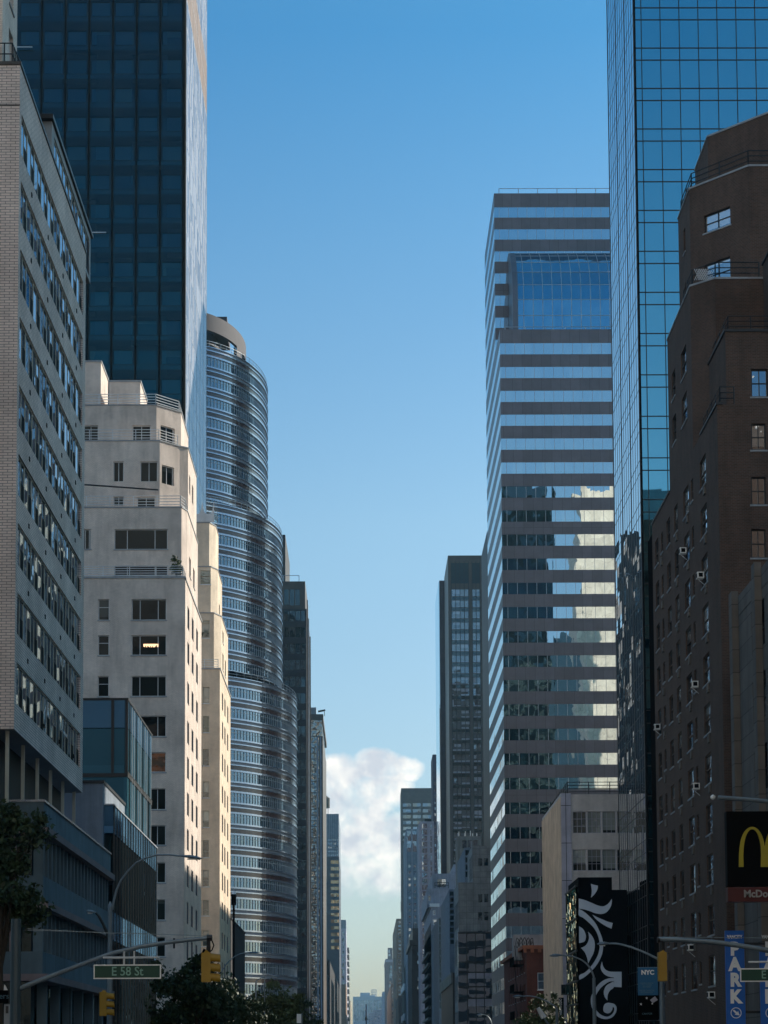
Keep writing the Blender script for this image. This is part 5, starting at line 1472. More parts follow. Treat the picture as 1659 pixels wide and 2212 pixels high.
# ---- blue ribbed tower
T, Yn, Yf, h, k_ = rblock('blue_ribbed_tower', 'blue grey tower with vertical ribs above and small square windows below', 20., 878, 1791, 1900, 871.5, 26, M['bluewall'],
    [(a, 1868 + 13.7 * i, 4.6, 1874 + 13.7 * i) for i in range(22) for a in (4.5, 16)] + [(a, 1794, 9, 1840) for a in (1.8, 13.6)], WS['far'])
mb = MB()
for s_ in (0, 11.6, 12.6, 23.6): mb.box(20 + s_ * k_, 20 + (s_ + .7) * k_, Yn - .6, Yn - .01, 0, h)
T.part('rib', mb, M['lavender'])
# ---- broad far tower
T, Yn, Yf, h, k_ = rblock('broad_bronze_tower', 'broad flat topped bronze grey tower with rows of bright bays near its top', 20., 867.1, 1702.6, 1800, 865, 70, plain('grey_bronze', (.12, .105, .10), .6, s=-1),
    [(3.5 + 21.6 * j, 1735 + 12.7 * i, 17.5, 1742.5 + 12.7 * i) for i in range(7) for j in range(3)], WS['far'])
# ---- ornate dark brown building & neighbour
T, Yn, Yf, h, k_ = rblock('ornate_brown_building', 'dark brown old building with heavy cornice and a few blue windows', 20., 890, 2043, 2080, 881.5, 40, plain('old_brown', (.035, .022, .02), .85, s=-1),
    [(11.5 + 5 * j, 2057 + 18 * i, 4, 2064.5 + 18 * i) for i in (0, 1, 3, 4) for j in range(2)], WS['far'], pmat=M['darkbrown'])  # panes use the shared bluish far tower glass
mb = MB()
mb.box(19, 20 + 26 * k_, Yn - 1.2, Yf, h + .2, h + 2.4); mb.box(20 + 1.5 * k_, 20 + 24 * k_, Yn - .2, Yf, h + 2.4, h + 7.5)
for i in range(6): mb.box(20 + (3 + i * 3.6) * k_, 20 + (4.6 + i * 3.6) * k_, Yn - .3, Yn + 2, h + 7.5, h + 9.5)
T.part('cornice', mb, M['darkbrown'])
p = at(898, 2032, Yn + 6); mb = MB(); mb.box(p.x, p.x + 7 * k_, Yn + 4, Yn + 12, h + 7.5, at(898, 2008, Yn + 4).z); T.part('tank_house', mb, plain('salmon', (.42, .25, .2), .8))
T, Yn, Yf, h, k_ = rblock('white_stone_building', 'weathered pale stone building with ornate parapet next to the ornate brown one', 20., 876, 2086, 2110, 867.5, 14, M['ornament'],
    [(3, 2096 + 13 * i, 4, 2103 + 13 * i) for i in range(9)], WS['far'], pmat=M['ornament'])
for i in range(9):
    z = h - 12 - i * 15
    if z < 3: break
    mb = MB(); mb.box(19.2, 19.98, Yn + 8, Yf - 20, z, z + 3.5); T.part('awning', mb, M['signwhite'])
# ---- tan tower and mauve towers
T, Yn, Yf, h, k_ = rblock('tan_brick_tower', 'tall tan brick tower with small dark windows beside the widest gap of sky', 20., 856.5, 1984.5, 2050, 848.3, 16, M['tan'],
    [(4, 1990 + 8.2 * i, 5.5, 1994.5 + 8.2 * i) for i in range(24)], WS['far'])
mb = MB()
for i in range(14):
    z = h - 30 - i * 13
    if z > 5: mb.box(19.5, 19.98, Yn + 60, Yn + 90, z, z + 7)
T.part('pale_bay', mb, M['ornament'])  # plain pale stone boxes on the street side
T, Yn, Yf, h, k_ = rblock('mauve_tower', 'mauve tower with white framed top storey at the right of the street end', 20., 833, 2071.5, 2110, 830.6, 16, M['mauve'],
    [(8, 2086 + 8 * i, 6, 2093 + 8 * i) for i in range(12)], WS['far'])
mb = MB(); mb.box(19.6, 20 + 16 * k_, Yn - .6, Yf, h - 7 * k_, h - 1.5 * k_); T.part('pale_storey', mb, M['lavender'])
xq = 838; p = at(838, 2072, Yn + 5); mb = MB(); mb.box(p.x, p.x + 10 * k_, Yn + 4, Yn + 30, h, at(838, 2047.5, Yn + 4).z); o = T.part('penthouse', mb, M['mauve'])
mb = MB(); mb.box(p.x + 1.2 * k_, p.x + 4.2 * k_, Yn + 3.7, Yn + 3.99, at(838, 2058, Yn).z, at(838, 2051, Yn).z); mb.box(p.x + 1.2 * k_, p.x + 5.5 * k_, Yn + 3.7, Yn + 3.99, at(838, 2065, Yn).z, at(838, 2060, Yn).z); T.part('window', mb, M['signwhite'])
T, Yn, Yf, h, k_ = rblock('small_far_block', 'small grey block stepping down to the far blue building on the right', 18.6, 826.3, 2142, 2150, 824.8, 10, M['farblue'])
T, Yn, Yf, h, k_ = rblock('low_stone_block', 'low brown stone block before the mauve tower', 19., 845, 2126, 2150, 836, 22, M['tan'],
    [(2 + 6 * j, 2132 + 9 * i, 3, 2137 + 9 * i) for i in range(8) for j in range(2)], WS['far'])
T, Yn, Yf, h, k_ = rblock('green_glass_block', 'dark teal block low on the right of the street end', 19.4, 861, 2152, 2170, 855, 12, M['charcoal'])
def water_tank(T, x, y, z, s_=1.):
    mb = MB()
    for a, b in ((-1, -1), (1, -1), (1, 1), (-1, 1)): mb.bar((x + a * s_, y + b * s_, z), (x + a * s_, y + b * s_, z + 3 * s_), .12 * s_, 4)
    T.part('tank_legs', mb, M['black'])
    mb = MB(); mb.bar((x, y, z + 3 * s_), (x, y, z + 6.4 * s_), 1.7 * s_, 12); mb.bar((x, y, z + 6.4 * s_), (x, y, z + 7.9 * s_), 1.85 * s_, 12, .1); T.part('water_tank', mb, M['bark'])
for nm_, dx_, dy_, s_ in (('ornate_brown_building', 14, 12, 1.6), ('tan_brick_tower', 6, 14, 1.8), ('green_glass_block', 8, 10, 1.5), ('dark_grid_building', 9, 6, 1.), ('blue_slab_tower', -8, 12, 1.6), ('dark_street_block', -8, 6, 1.2), ('broad_bronze_tower', 26, 20, 2.2), ('brown_corner_block', -6, 12, 1.8)):
    o_ = bpy.data.objects[nm_]; tops_ = []
    for c_ in o_.children:
        if c_.type == 'MESH' and 'wall' in c_.name: tops_.append(max(v.co.z for v in c_.data.vertices))
    T = Thing.__new__(Thing); T.o = o_; T.loc = Vector(o_.location)
    water_tank(T, o_.location.x + dx_, o_.location.y + dy_, max(tops_), s_)
# ---- far closing building
YE = 3300.
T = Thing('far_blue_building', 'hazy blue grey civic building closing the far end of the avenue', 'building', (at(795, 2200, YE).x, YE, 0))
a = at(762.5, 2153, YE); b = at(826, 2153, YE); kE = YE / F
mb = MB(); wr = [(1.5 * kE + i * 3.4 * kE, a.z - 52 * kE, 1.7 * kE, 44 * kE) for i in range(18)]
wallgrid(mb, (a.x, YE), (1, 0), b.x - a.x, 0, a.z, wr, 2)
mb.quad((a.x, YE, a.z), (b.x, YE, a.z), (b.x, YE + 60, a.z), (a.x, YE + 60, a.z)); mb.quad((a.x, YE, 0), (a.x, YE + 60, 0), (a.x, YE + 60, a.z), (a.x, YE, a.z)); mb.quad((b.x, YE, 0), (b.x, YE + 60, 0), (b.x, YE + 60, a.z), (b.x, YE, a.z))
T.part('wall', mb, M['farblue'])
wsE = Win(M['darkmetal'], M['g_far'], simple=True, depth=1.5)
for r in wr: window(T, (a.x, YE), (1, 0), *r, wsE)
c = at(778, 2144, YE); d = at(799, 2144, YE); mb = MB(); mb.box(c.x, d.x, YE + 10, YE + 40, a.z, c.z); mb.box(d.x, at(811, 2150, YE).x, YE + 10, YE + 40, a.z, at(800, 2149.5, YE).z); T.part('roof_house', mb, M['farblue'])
mb = MB(); e0 = at(802, 2137.5, YE); e1 = at(813, 2137.5, YE)
for i in range(5):
    x = e0.x + (e1.x - e0.x) * i / 4; mb.bar((x, YE + 15, a.z), (x, YE + 15, e0.z), .5, 4)
for j in range(3): zz = a.z + (e0.z - a.z) * (j + 1) / 3; mb.bar((e0.x, YE + 15, zz), (e1.x, YE + 15, zz), .5, 4)
T.part('roof_frame', mb, M['farblue'])
# ---- low pale buildings at the street end
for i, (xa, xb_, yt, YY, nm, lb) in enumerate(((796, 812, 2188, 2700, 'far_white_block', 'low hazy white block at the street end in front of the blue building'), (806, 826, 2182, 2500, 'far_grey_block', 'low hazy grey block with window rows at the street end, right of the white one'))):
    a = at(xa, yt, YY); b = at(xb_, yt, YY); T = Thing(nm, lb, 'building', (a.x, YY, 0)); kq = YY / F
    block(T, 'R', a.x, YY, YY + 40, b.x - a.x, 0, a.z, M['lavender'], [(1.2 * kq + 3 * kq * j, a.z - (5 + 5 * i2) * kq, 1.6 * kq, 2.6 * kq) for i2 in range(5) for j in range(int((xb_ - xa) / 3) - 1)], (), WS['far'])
T = Thing('dark_mast', 'slender dark blue mast standing in the middle of the far street', 'pole', (at(790.5, 2200, 400).x, 400, 0))
p = at(791, 2169, 400.); mb = MB(); mb.bar((p.x, 400, 0), (p.x, 400, p.z - 5), .2, 8, .16); mb.bar((p.x, 400, p.z - 5), (p.x, 400, p.z), .13, 8, .08); T.part('shaft', mb, plain('navy_paint', (.01, .02, .09), .4))
mb = MB(); mb.bar((p.x, 400, at(791, 2203, 400.).z), (p.x, 400, at(791, 2196, 400.).z), .3, 8, .14); T.part('collar', mb, M['darkmetal'])

# ================================================================== STREET FURNITURE
def arc(p0, p1, p2, n=14):
    p0, p1, p2 = Vector(p0), Vector(p1), Vector(p2)
    return [p0 * (1 - q) ** 2 + p1 * 2 * q * (1 - q) + p2 * q * q for q in [i / n for i in range(n + 1)]]
def cobra(T, p, d, L_=.95, sag=0., parent=None):
    """street light head from p in horizontal direction d (x sign)"""
    mb = MB(); n = len(mb.v)
    prof_ = [(0, .05, .04), (.18, .09, .06), (.45, .17, .09), (.75, .16, .085), (1., .04, .03)]
    rows_ = []
    for f, w_, h_ in prof_:
        x = p[0] + d * L_ * f; z = p[2] + sag * f
        rows_.append([(x, p[1] - w_, z), (x, p[1] - w_ * .6, z + h_), (x, p[1] + w_ * .6, z + h_), (x, p[1] + w_, z), (x, p[1] + w_ * .7, z - h_ * .45), (x, p[1] - w_ * .7, z - h_ * .45)])
    for a, b in zip(rows_, rows_[1:]):
        for i in range(6): j = (i + 1) % 6; mb.quad(a[i], a[j], b[j], b[i])
    mb.poly(rows_[0]); mb.poly(rows_[-1])
    o = T.part('lamp_head', mb, M['galv'], parent=parent)
    lb = MB(); x0, x1 = sorted((p[0] + d * L_ * .35, p[0] + d * L_ * .8)); zc_ = p[2] + sag * .6
    lb.box(x0, x1, p[1] - .1, p[1] + .1, zc_ - .085, zc_ - .042); T.part('lamp_lens', lb, M['lampglass'], parent=o)
    return o
# big double lamp on the left
Yl = 93.; T = Thing('street_lamp', 'tall grey street lamp with one long curved arm and a smaller one, left pavement', 'street lamp', (at(237, 2200, Yl).x, Yl, 0), 'street lamps along the avenue')
px_ = at(238, 1960, Yl)
mb = MB(); mb.bar((px_.x, Yl, .14), (px_.x, Yl, px_.z), .14, 8, .10); mb.bar((px_.x, Yl, px_.z), (px_.x, Yl, px_.z + .25), .13, 8, .03); mb.box(px_.x - .25, px_.x + .25, Yl - .25, Yl + .25, .14, .6); T.part('pole', mb, M['galv'])
a = at(243, 1965, Yl); ctl1 = at(250, 1875, Yl); ctl2 = at(310, 1838, Yl); e = at(388, 1849, Yl)
pts = [a, at(246, 1945, Yl), at(252, 1922, Yl), at(262, 1901, Yl), at(276, 1882, Yl), at(294, 1864, Yl), at(315, 1853, Yl), at(340, 1846.5, Yl), at(365, 1846.5, Yl), e]
mb = MB(); mb.tube(pts, .055, 8, .035); T.part('curved_arm', mb, M['galv'])
cobra(T, e, 1, .95, -.12)
mb = MB(); q = at(433, 1856.5, Yl); mb.bar(at(405, 1851, Yl), q, .03, 6); T.part('tip_rod', mb, M['galv'])
pts = [at(236, 2030, Yl), at(231, 2015, Yl), at(222, 1995, Yl), at(213, 1978, Yl), at(207, 1972, Yl)]
mb = MB(); mb.tube(pts, .07, 8, .05); T.part('short_arm', mb, M['darkmetal'])
cobra(T, at(207, 1971, Yl), -1, .42, .05)

def lamp(xp, ytop_px, Yl_, tipx, tipy, label, d, mid=None, head=.9, polex=None):
    b = at(xp, ytop_px, Yl_); T = Thing('street_lamp', label, 'street lamp', (b.x, Yl_, 0), 'street lamps along the avenue')
    mb = MB(); mb.bar((b.x, Yl_, .14), b, .12, 8, .08); T.part('pole', mb, M['galv'])
    e = at(tipx, tipy, Yl_); c = at(*mid, Yl_) if mid else Vector((b.x, Yl_, e.z))
    mb = MB(); mb.tube(arc(b, c, e), .05, 7, .035); T.part('curved_arm', mb, M['galv'])
    cobra(T, e, d, head, -.02)
    return T
lamp(473, 2112, 163., 534, 2058, 'grey street lamp rising out of the dark tree by the signal', 1, (494, 2060), .95)
lamp(553, 2120, 214., 581, 2109, 'small grey street lamp before the curved tower base', 1, (566, 2109), .95)
T = Thing('slim_light_pole', 'slim pale pole with a round white bulb before the curved tower', 'pole', (at(571.5, 2150, 214).x, 214, 0))
p = at(571.5, 2096, 214.); mb = MB(); mb.bar((p.x, 214, .1), p, .06, 6, .05); T.part('shaft', mb, M['galv'])
mb = MB(); mb.bar(p, p + Vector((0, 0, .16)), .12, 8, .1); T.part('bulb', mb, M['signwhite'])
T = Thing('black_camera_pole', 'tall thin black pole with a white dome top beside the cream brick house', 'pole', (at(505, 2100, 181).x, 181, 0))
p = at(505, 1932, 181.); mb = MB(); mb.bar((p.x, 181, .1), p, .11, 8, .09); mb.bar(p + Vector((0, 0, -.9)), p, .2, 8, .22); T.part('shaft', mb, M['black'])
mb = MB(); mb.bar(p + Vector((0, 0, .01)), p + Vector((0, 0, .28)), .22, 10, .08); T.part('dome', mb, M['signwhite'])

# right-hand lamps
lamp(1283, 2112, 104., 1215, 2064, 'grey street lamp with bent arm in front of the black mural', -1, (1272, 2065), .62)
lamp(1428, 2075, 86., 1316, 2038.5, 'long armed street lamp reaching left from behind the yellow signal head', -1, (1350, 2034), .48)
lamp(1203, 2177, 128., 1130, 2152, 'low grey street lamp arm before the red brick walk-up', -1, (1165, 2148), .6)
lamp(1062, 2214, 150., 1046, 2192, 'small street lamp at the bottom edge below the grey panelled building', -1, (1060, 2196), .5)
T = Thing('tilted_floodlight', 'pale tilted floodlight on a short arm near the bottom edge by the small tree', 'floodlight', (at(1175, 2212, 110).x, 110, 0))
a, b = at(1162, 2177, 110.), at(1175, 2199, 110.); mb = MB(); mb.bar(a, b, .1, 6, .16); o = T.part('housing', mb, M['whitemetal'])
c = at(1187, 2216, 110.); mb = MB(); mb.bar(b, c, .05, 6); mb.bar(c, (c.x, 110, .1), .06, 6); T.part('arm', mb, M['galv'])
T = Thing('street_lamp', 'thin horizontal lamp arm with a white ball end above the restaurant sign', 'street lamp', (15.6, 82, 0), 'street lamps along the avenue')
a = at(1540, 1722, 82.); b = at(1551, 1723, 82.); c = at(1680, 1733, 82.)
mb = MB(); mb.tube([b, at(1600, 1726, 82.), c, at(1760, 1760, 82.)], .085, 8); T.part('arm', mb, M['galv'])
mb = MB(); e = at(1760, 1760, 82.); mb.bar((e.x, 82, .14), e, .14, 8, .09); T.part('pole', mb, M['galv'])
for r0, r1, dx0, dx1 in ((.05, .1, 0, .06),): mb = MB(); mb.bar(a - Vector((.09, 0, 0)), a, .05, 10, .11); mb.bar(a, a + Vector((.09, 0, 0)), .11, 10, .05); T.part('end_ball', mb, M['signwhite'])

# traffic signal mast, left
Ym = 70.
T = Thing('signal_mast', 'grey traffic signal mast arm rising across the lower left with guy wire', 'signal mast', (at(36, 2200, Ym).x, Ym, 0), 'traffic signal masts over the crossing')
p0 = at(33, 2200, Ym); ptop = at(37, 1985, Ym)
mb = MB(); mb.bar((p0.x, Ym, .14), (p0.x, Ym, ptop.z), .19, 10, .16); T.part('pole', mb, M['polepaint'])
pts = [at(*q, Ym) for q in ((44, 2136), (53, 2131), (120, 2105), (180, 2082), (240, 2060), (300, 2045.5), (360, 2036), (410, 2030), (455, 2026))]
mb = MB(); mb.tube(pts, .085, 10, .065); T.part('mast_arm', mb, M['galv'])
mb = MB(); q = at(455, 2026, Ym); mb.bar(q + Vector((-.12, 0, 0)), q + Vector((.05, 0, 0)), .1, 8); mb.bar(q + Vector((-.04, 0, .02)), q + Vector((-.04, 0, .1)), .09, 8, .03); mb.bar(q + Vector((-.07, 0, -.02)), at(450, 2056, Ym), .06, 8, .07)
q2 = at(376, 2030, Ym); mb.bar(q2 + Vector((0, 0, .05)), q2 - Vector((0, 0, .28)), .035, 6); T.part('bracket', mb, M['darkmetal'])
mb = MB(); mb.tube([at(458, 2032, Ym), at(462, 2042, Ym), at(458, 2052, Ym), at(451, 2058, Ym)], .022, 5); mb.bar(at(442, 2050, Ym), at(433, 2066, Ym), .05, 5, .02); T.part('cable', mb, M['black'])
mb = MB(); mb.bar(at(60, 2009, Ym), at(458, 2022, Ym), .014, 4); mb.bar(at(60, 2006, Ym), at(250, 2017, Ym), .012, 4); T.part('guy_wire', mb, M['galv'])

def signal(name, label, px, py0, py1, Ys, facing, tilt=0., group='yellow traffic signals'):
    """three-lamp head; facing = +1 lamps point to the right, 0 = back to us"""
    a = at(px, py0, Ys); b = at(px, py1, Ys); h = a.z - b.z; x = a.x
    T = Thing(name, label, 'traffic light', (x, Ys, b.z), group)
    mb = MB()
    for i in range(3):
        z0_ = b.z + h * i / 3
        mb.box(x - .17, x + .13, Ys - .16, Ys + .16, z0_ + .012, z0_ + h / 3 - .012)
    mb.box(x - .15, x + .11, Ys - .14, Ys + .14, b.z, a.z)
    mb.bar((x, Ys, a.z), (x, Ys, a.z + .08), .1, 8, .06)
    T.part('housing', mb, M['yellow'])
    for i in range(3):
        zc_ = b.z + h * (i + .5) / 3
        if facing:
            mb = MB(); n = 14; L_ = .30; r = .145
            for k_ in range(n):
                t0, t1 = R(-50 + 280 * k_ / n), R(-50 + 280 * (k_ + 1) / n)
                def Pv(t_, l, rr=r): return (x + .13 + l, Ys + math.cos(t_) * rr, zc_ + math.sin(t_) * rr - l * .12)
                mb.quad(Pv(t0, 0), Pv(t0, L_), Pv(t1, L_), Pv(t1, 0)); mb.quad(Pv(t0, 0, r - .012), Pv(t1, 0, r - .012), Pv(t1, L_, r - .012), Pv(t0, L_, r - .012))
                mb.quad(Pv(t0, L_), Pv(t1, L_), Pv(t1, L_, r - .012), Pv(t0, L_, r - .012))
            o = T.part('visor', mb, M['yellow'])
            mb = MB(); mb.bar((x + .131, Ys, zc_), (x + .15, Ys, zc_), .125, 12, .1); T.part('lens', mb, M['black'])
        else:
            mb = MB(); mb.box(x - .13, x + .09, Ys - .172, Ys - .161, zc_ - h / 6 + .04, zc_ + h / 6 - .04); T.part('door', mb, M['yellow'])
            mb = MB(); mb.box(x - .13, x + .09, Ys + .16, Ys + .42, zc_ + .1, zc_ + .14); T.part('visor', mb, M['yellow'])
    return T
signal('traffic_signal', 'yellow traffic signal hanging from the end of the left mast arm', 447, 2058, 2122, Ym, 1)
Yq = 91.; signal('traffic_signal', 'smaller yellow traffic signal low down below the street name sign', 224.5, 2143, 2195, Yq, 1)
# right mast
Yr = 76.
T = Thing('signal_mast', 'grey traffic signal mast arm reaching in from the right edge', 'signal mast', (15.8, Yr, 0), 'traffic signal masts over the crossing')
pts = [at(*q, Yr) for q in ((1421, 2029), (1430, 2029), (1480, 2031), (1540, 2035), (1600, 2043), (1659, 2053), (1740, 2072), (1790, 2086))]
mb = MB(); mb.tube(pts, .085, 10, .1); T.part('mast_arm', mb, M['galv'])
q = at(1424, 2029, Yr); mb = MB(); mb.bar(q + Vector((-.07, 0, -.02)), q + Vector((.03, 0, -.02)), .11, 10, .09); mb.bar(at(1429, 2032, Yr), at(1430, 2057, Yr), .07, 8); T.part('bracket', mb, M['darkmetal'])
e = pts[-1]; mb = MB(); mb.bar((e.x, Yr, .14), (e.x, Yr, e.z + 1.6), .19, 10, .15); T.part('pole', mb, M['bluewall'])
mb = MB(); mb.bar(at(1424, 2024, Yr), at(1780, 2027, Yr), .013, 4); T.part('guy_wire', mb, M['galv'])
signal('traffic_signal', 'yellow traffic signal seen from behind at the end of the right mast arm', 1431, 2057, 2120, Yr, 0)
T = Thing('signal_post', 'plain grey post standing below the right hand traffic signal', 'pole', (at(1430, 2200, 88).x, 88, 0))
p = at(1430, 2105, 88.); mb = MB(); mb.bar((p.x, 88, .14), p, .12, 8, .1); T.part('shaft', mb, M['galv'])

def street_sign(label, x0p, x1p, y0p, y1p, Ys, txt, textx, slope=0., size=.3, railp=None):
    a = at(x0p, y1p, Ys); b = at(x1p, y0p, Ys); w_ = b.x - a.x; h = b.z - a.z
    T = Thing('street_name_sign', label, 'street sign', (a.x, Ys, a.z), 'green street name signs on the signal masts')
    mb = MB(); mb.box(a.x, b.x, Ys - .015, Ys + .015, a.z, b.z)
    o = T.part('panel', mb, M['signwhite'])
    mb = MB(); mb.box(a.x + .04, b.x - .04, Ys - .022, Ys - .016, a.z + .04, b.z - .04); T.part('green_face', mb, M['signgreen'])
    text(T, txt, size, plain('sign_lettering', (.22, .42, .36), .5, var=.05), (a.x + w_ * textx, Ys - .03, (a.z + b.z) / 2), sx=.9, ext=.004, bold=.004)
    mb = MB(); zt__ = b.z + .22
    mb.bar((a.x + .3, Ys, zt__), (b.x - .05, Ys, zt__), .035, 6)
    for f in (.45, .6): mb.bar((a.x + w_ * f, Ys, b.z), (a.x + w_ * f, Ys, zt__ + .2), .03, 6)
    T.part('hanger', mb, M['whitemetal'])
    return T
street_sign('green street name sign reading E 58 St hanging below the left mast arm', 202, 348, 2083, 2115, Ym - .15, 'E 58 St', .5, size=.40)
street_sign('green street name sign cut off by the right edge showing only its E', 1599, 1752, 2091, 2121, Yr - .15, 'E 58 St', .5, size=.40)

# restaurant blade sign
Yk = 85.
T = Thing('restaurant_sign', 'black restaurant blade sign with yellow arches over a red lettered panel at the right edge', 'sign', (16, Yk, 14))
a = at(1572, 1914, Yk); b = at(1736, 1752, Yk)
mb = MB(); mb.box(a.x, b.x, Yk, Yk + .5, a.z, b.z); T.part('black_panel', mb, M['black'])
a2 = at(1588, 1948, Yk); b2 = at(1750, 1916, Yk)
mb = MB(); mb.box(a.x, b.x, Yk - .05, Yk + .5, a2.z, b2.z); T.part('red_panel', mb, M['red'])
mb = MB(); mb.box(b.x, XC - .36, Yk + .1, Yk + .3, b.z - .6, b.z - .35); mb.box(b.x, XC - .36, Yk + .1, Yk + .3, a2.z + .4, a2.z + .65); T.part('bracket', mb, M['darkmetal'])
def arch(xc, hw, yb_, yt, thick):
    """one arch leg pair, drawn as a thickening ribbon on the panel"""
    P1 = []; P2 = []
    for i in range(21):
        t_ = math.pi * i / 20; c_ = -math.cos(t_); s_ = max(0, math.sin(t_)) ** .62
        P1.append((xc + hw * c_ * (1 if True else 1), yb_ + (yt - yb_) * s_))
        hi = hw - thick; P2.append((xc + hi * c_, yb_ + (yt - yb_) * (s_ * .94)))
    P1[0] = (xc - hw, yb_); P1[-1] = (xc + hw, yb_)
    P2[0] = (xc - hw + thick * 1.1, yb_); P2[-1] = (xc + hw - thick * 1.1, yb_)
    return P1 + P2[::-1]
for xc in (1625, 1679):
    pts = [at(q[0], q[1], Yk - .08) for q in arch(xc, 28.5 if xc < 1650 else 28.5, 1872.5, 1786, 9)]
    tess(T, 'arch', pts if xc < 1650 else [v + Vector((0, -.004, 0)) for v in pts], M['archyellow'], .07)
c = at(1652, 1931, Yk - .08)
text(T, "McDonald's", .40, plain('sign_grey_white', (.34, .33, .33), .6), (at(1654, 1931, Yk).x + .02, Yk - .08, c.z), bold=.012, sx=.95, ext=.01)

# parking sign
Yv = 90.
def park(label, x0p, x1p, full=True, Yv=90., ytop=2010):
    a = at(x0p, 2300, Yv); b = at(x1p, ytop, Yv); zt__ = b.z; w_ = b.x - a.x; k_ = Yv / F
    T = Thing('parking_sign', label, 'sign', (a.x, Yv, 2.2), 'blue vertical parking signs')
    zb__ = zt__ - 205 * k_
    mb = MB(); mb.box(a.x, b.x, Yv, Yv + .14, zb__, zt__); T.part('blue_panel', mb, M['blue'])
    mb = MB(); mb.box(a.x + .03, b.x - .02, Yv - .03, Yv - .004, zb__ - 25 * k_, zb__ + .02); T.part('hours_panel', mb, M['signwhite'])
    xc = (a.x + b.x) / 2
    def z_(py): return at(x0p + 15, py, Yv).z
    text(T, 'VANCITY', .19, M['signwhite'], (xc, Yv - .02, z_(2024)), bold=.008, ext=.004, sx=.78)
    for ch, py in (('P', 2051), ('A', 2084), ('R', 2118), ('K', 2154)):
        text(T, ch, .74, M['signwhite'], (xc - .01, Yv - .02, z_(py)), bold=.042, ext=.008, sx=.92)
    zc_ = z_(2188); rg_ = MB(); r_out = 11 * k_
    rg_.tube([(xc + r_out * math.cos(q), Yv - .02, zc_ + r_out * math.sin(q)) for q in [2 * math.pi * i / 24 for i in range(25)]], .018, 5)
    T.part('circle', rg_, M['signwhite'])
    arw = [(-.55, .55), (-.42, .68), (.15, .18), (.30, .38), (.62, -.52), (-.28, -.22), (-.05, -.02), (-.68, .42)]
    arw = [(-.62, .42), (-.45, .64), (.22, .12), (.38, .36), (.68, -.50), (-.30, -.34), (-.06, -.18)]
    tess(T, 'arrow', [Vector((xc + p[0] * r_out, Yv - .03, zc_ + p[1] * r_out)) for p in arw], M['signwhite'], .015)
    text(T, '24 HOURS', .165, M['blue'], (xc, Yv - .045, zb__ - .09), bold=.004, ext=.003, sx=.9)
    mb = MB(); mb.box(b.x, XC - .01, Yv + .03, Yv + .1, zt__ - .6, zt__ - .5); mb.box(b.x, XC - .01, Yv + .03, Yv + .1, zb__ + .5, zb__ + .6); T.part('bracket', mb, M['darkmetal'])
    return T
park('blue vertical parking sign with white PARK letters and arrow on the right building', 1571.5, 1607)
park('second blue parking sign half hidden behind the right street name sign', 1646, 1684, Yv=88., ytop=2050)

# street banner
T = Thing('street_banner', 'blue over black street banner with white NYC lettering and stars on the right post', 'banner', (at(1400, 2150, 88).x, 88, 4))
Yn_ = 87.6; a = at(1379, 2204, Yn_); b = at(1421, 2090, Yn_); zm = at(1390, 2150, Yn_).z
mb = MB(); mb.box(a.x, b.x, Yn_, Yn_ + .02, zm, b.z); T.part('blue_cloth', mb, M['bannerblue'])
mb = MB(); mb.box(a.x, b.x, Yn_, Yn_ + .02, a.z, zm); T.part('black_cloth', mb, M['muralblack'])
text(T, 'NYC', .25, M['signwhite'], (at(1399, 2101, Yn_).x, Yn_ - .01, at(1399, 2101, Yn_).z), bold=.012, ext=.002)
gl_ = plain('banner_lettering', (.10, .20, .26), .6)
for i, s_ in enumerate(('GIVING BACK', 'TO THOSE', 'IN NEED', '', "WE'RE CANTOR", 'FITZGERALD')):
    if s_: text(T, s_, .085, gl_, (at(1397, 2124 + 4 * i, Yn_).x, Yn_ - .01, at(1397, 2124 + 4 * i, Yn_).z), ext=.001)
for (x_, y_, r_s) in ((1397, 2156, 3), (1384.5, 2169, 3), (1409, 2168, 2.5)):
    c = at(x_, y_, Yn_ - .012); k_ = Yn_ / F
    tess(T, 'star', [Vector((c.x + (r_s if i % 2 == 0 else r_s * .4) * k_ * math.sin(math.pi * i / 5 + .2), Yn_ - .012, c.z + (r_s if i % 2 == 0 else r_s * .4) * k_ * math.cos(math.pi * i / 5 + .2))) for i in range(10)], M['signwhite'], .008)
tess(T, 'white_card', [at(*q, Yn_ - .014) for q in ((1404, 2160), (1415, 2152), (1421, 2160), (1410, 2167))], M['lavender'], .008)
text(T, 'CANTOR', .10, gl_, (at(1398, 2190, Yn_).x, Yn_ - .01, at(1398, 2190, Yn_).z), ext=.001)
mb = MB(); mb.bar((a.x, Yn_ + .02, b.z), (b.x + .2, Yn_ + .2, b.z), .025, 6); mb.bar((a.x, Yn_ + .02, a.z), (b.x + .2, Yn_ + .2, a.z), .025, 6); T.part('bracket', mb, M['galv'])

# little signs at the left edge
T = Thing('black_shop_sign', 'small black sign ending in ers at the lower left edge', 'sign', (at(10, 2150, 72).x, 72, 4))
a = at(-30, 2167, 72.); b = at(18, 2139, 72.); mb = MB(); mb.box(a.x, b.x, 72, 72.06, a.z, b.z); T.part('panel', mb, M['muralblack'])
text(T, 'ers', .26, gl_, (at(9, 2153, 72.).x, 71.98, at(9, 2152, 72.).z), ext=.003)
mb = MB(); mb.poly([at(8, 2139, 72.), at(17, 2139, 72.), at(12, 2129, 72.), at(9, 2126, 72.)]); T.part('light', mb, M['signwhite'])
T = Thing('white_poster', 'white paper poster with faint marks hanging below the small black sign', 'poster', (at(15, 2190, 72).x, 72, 3))
a = at(8, 2240, 72.1); b = at(23, 2169, 72.1); mb = MB(); mb.box(a.x, b.x, 72.1, 72.13, a.z, b.z); T.part('sheet', mb, plain('paper', (.38, .42, .46), .8))
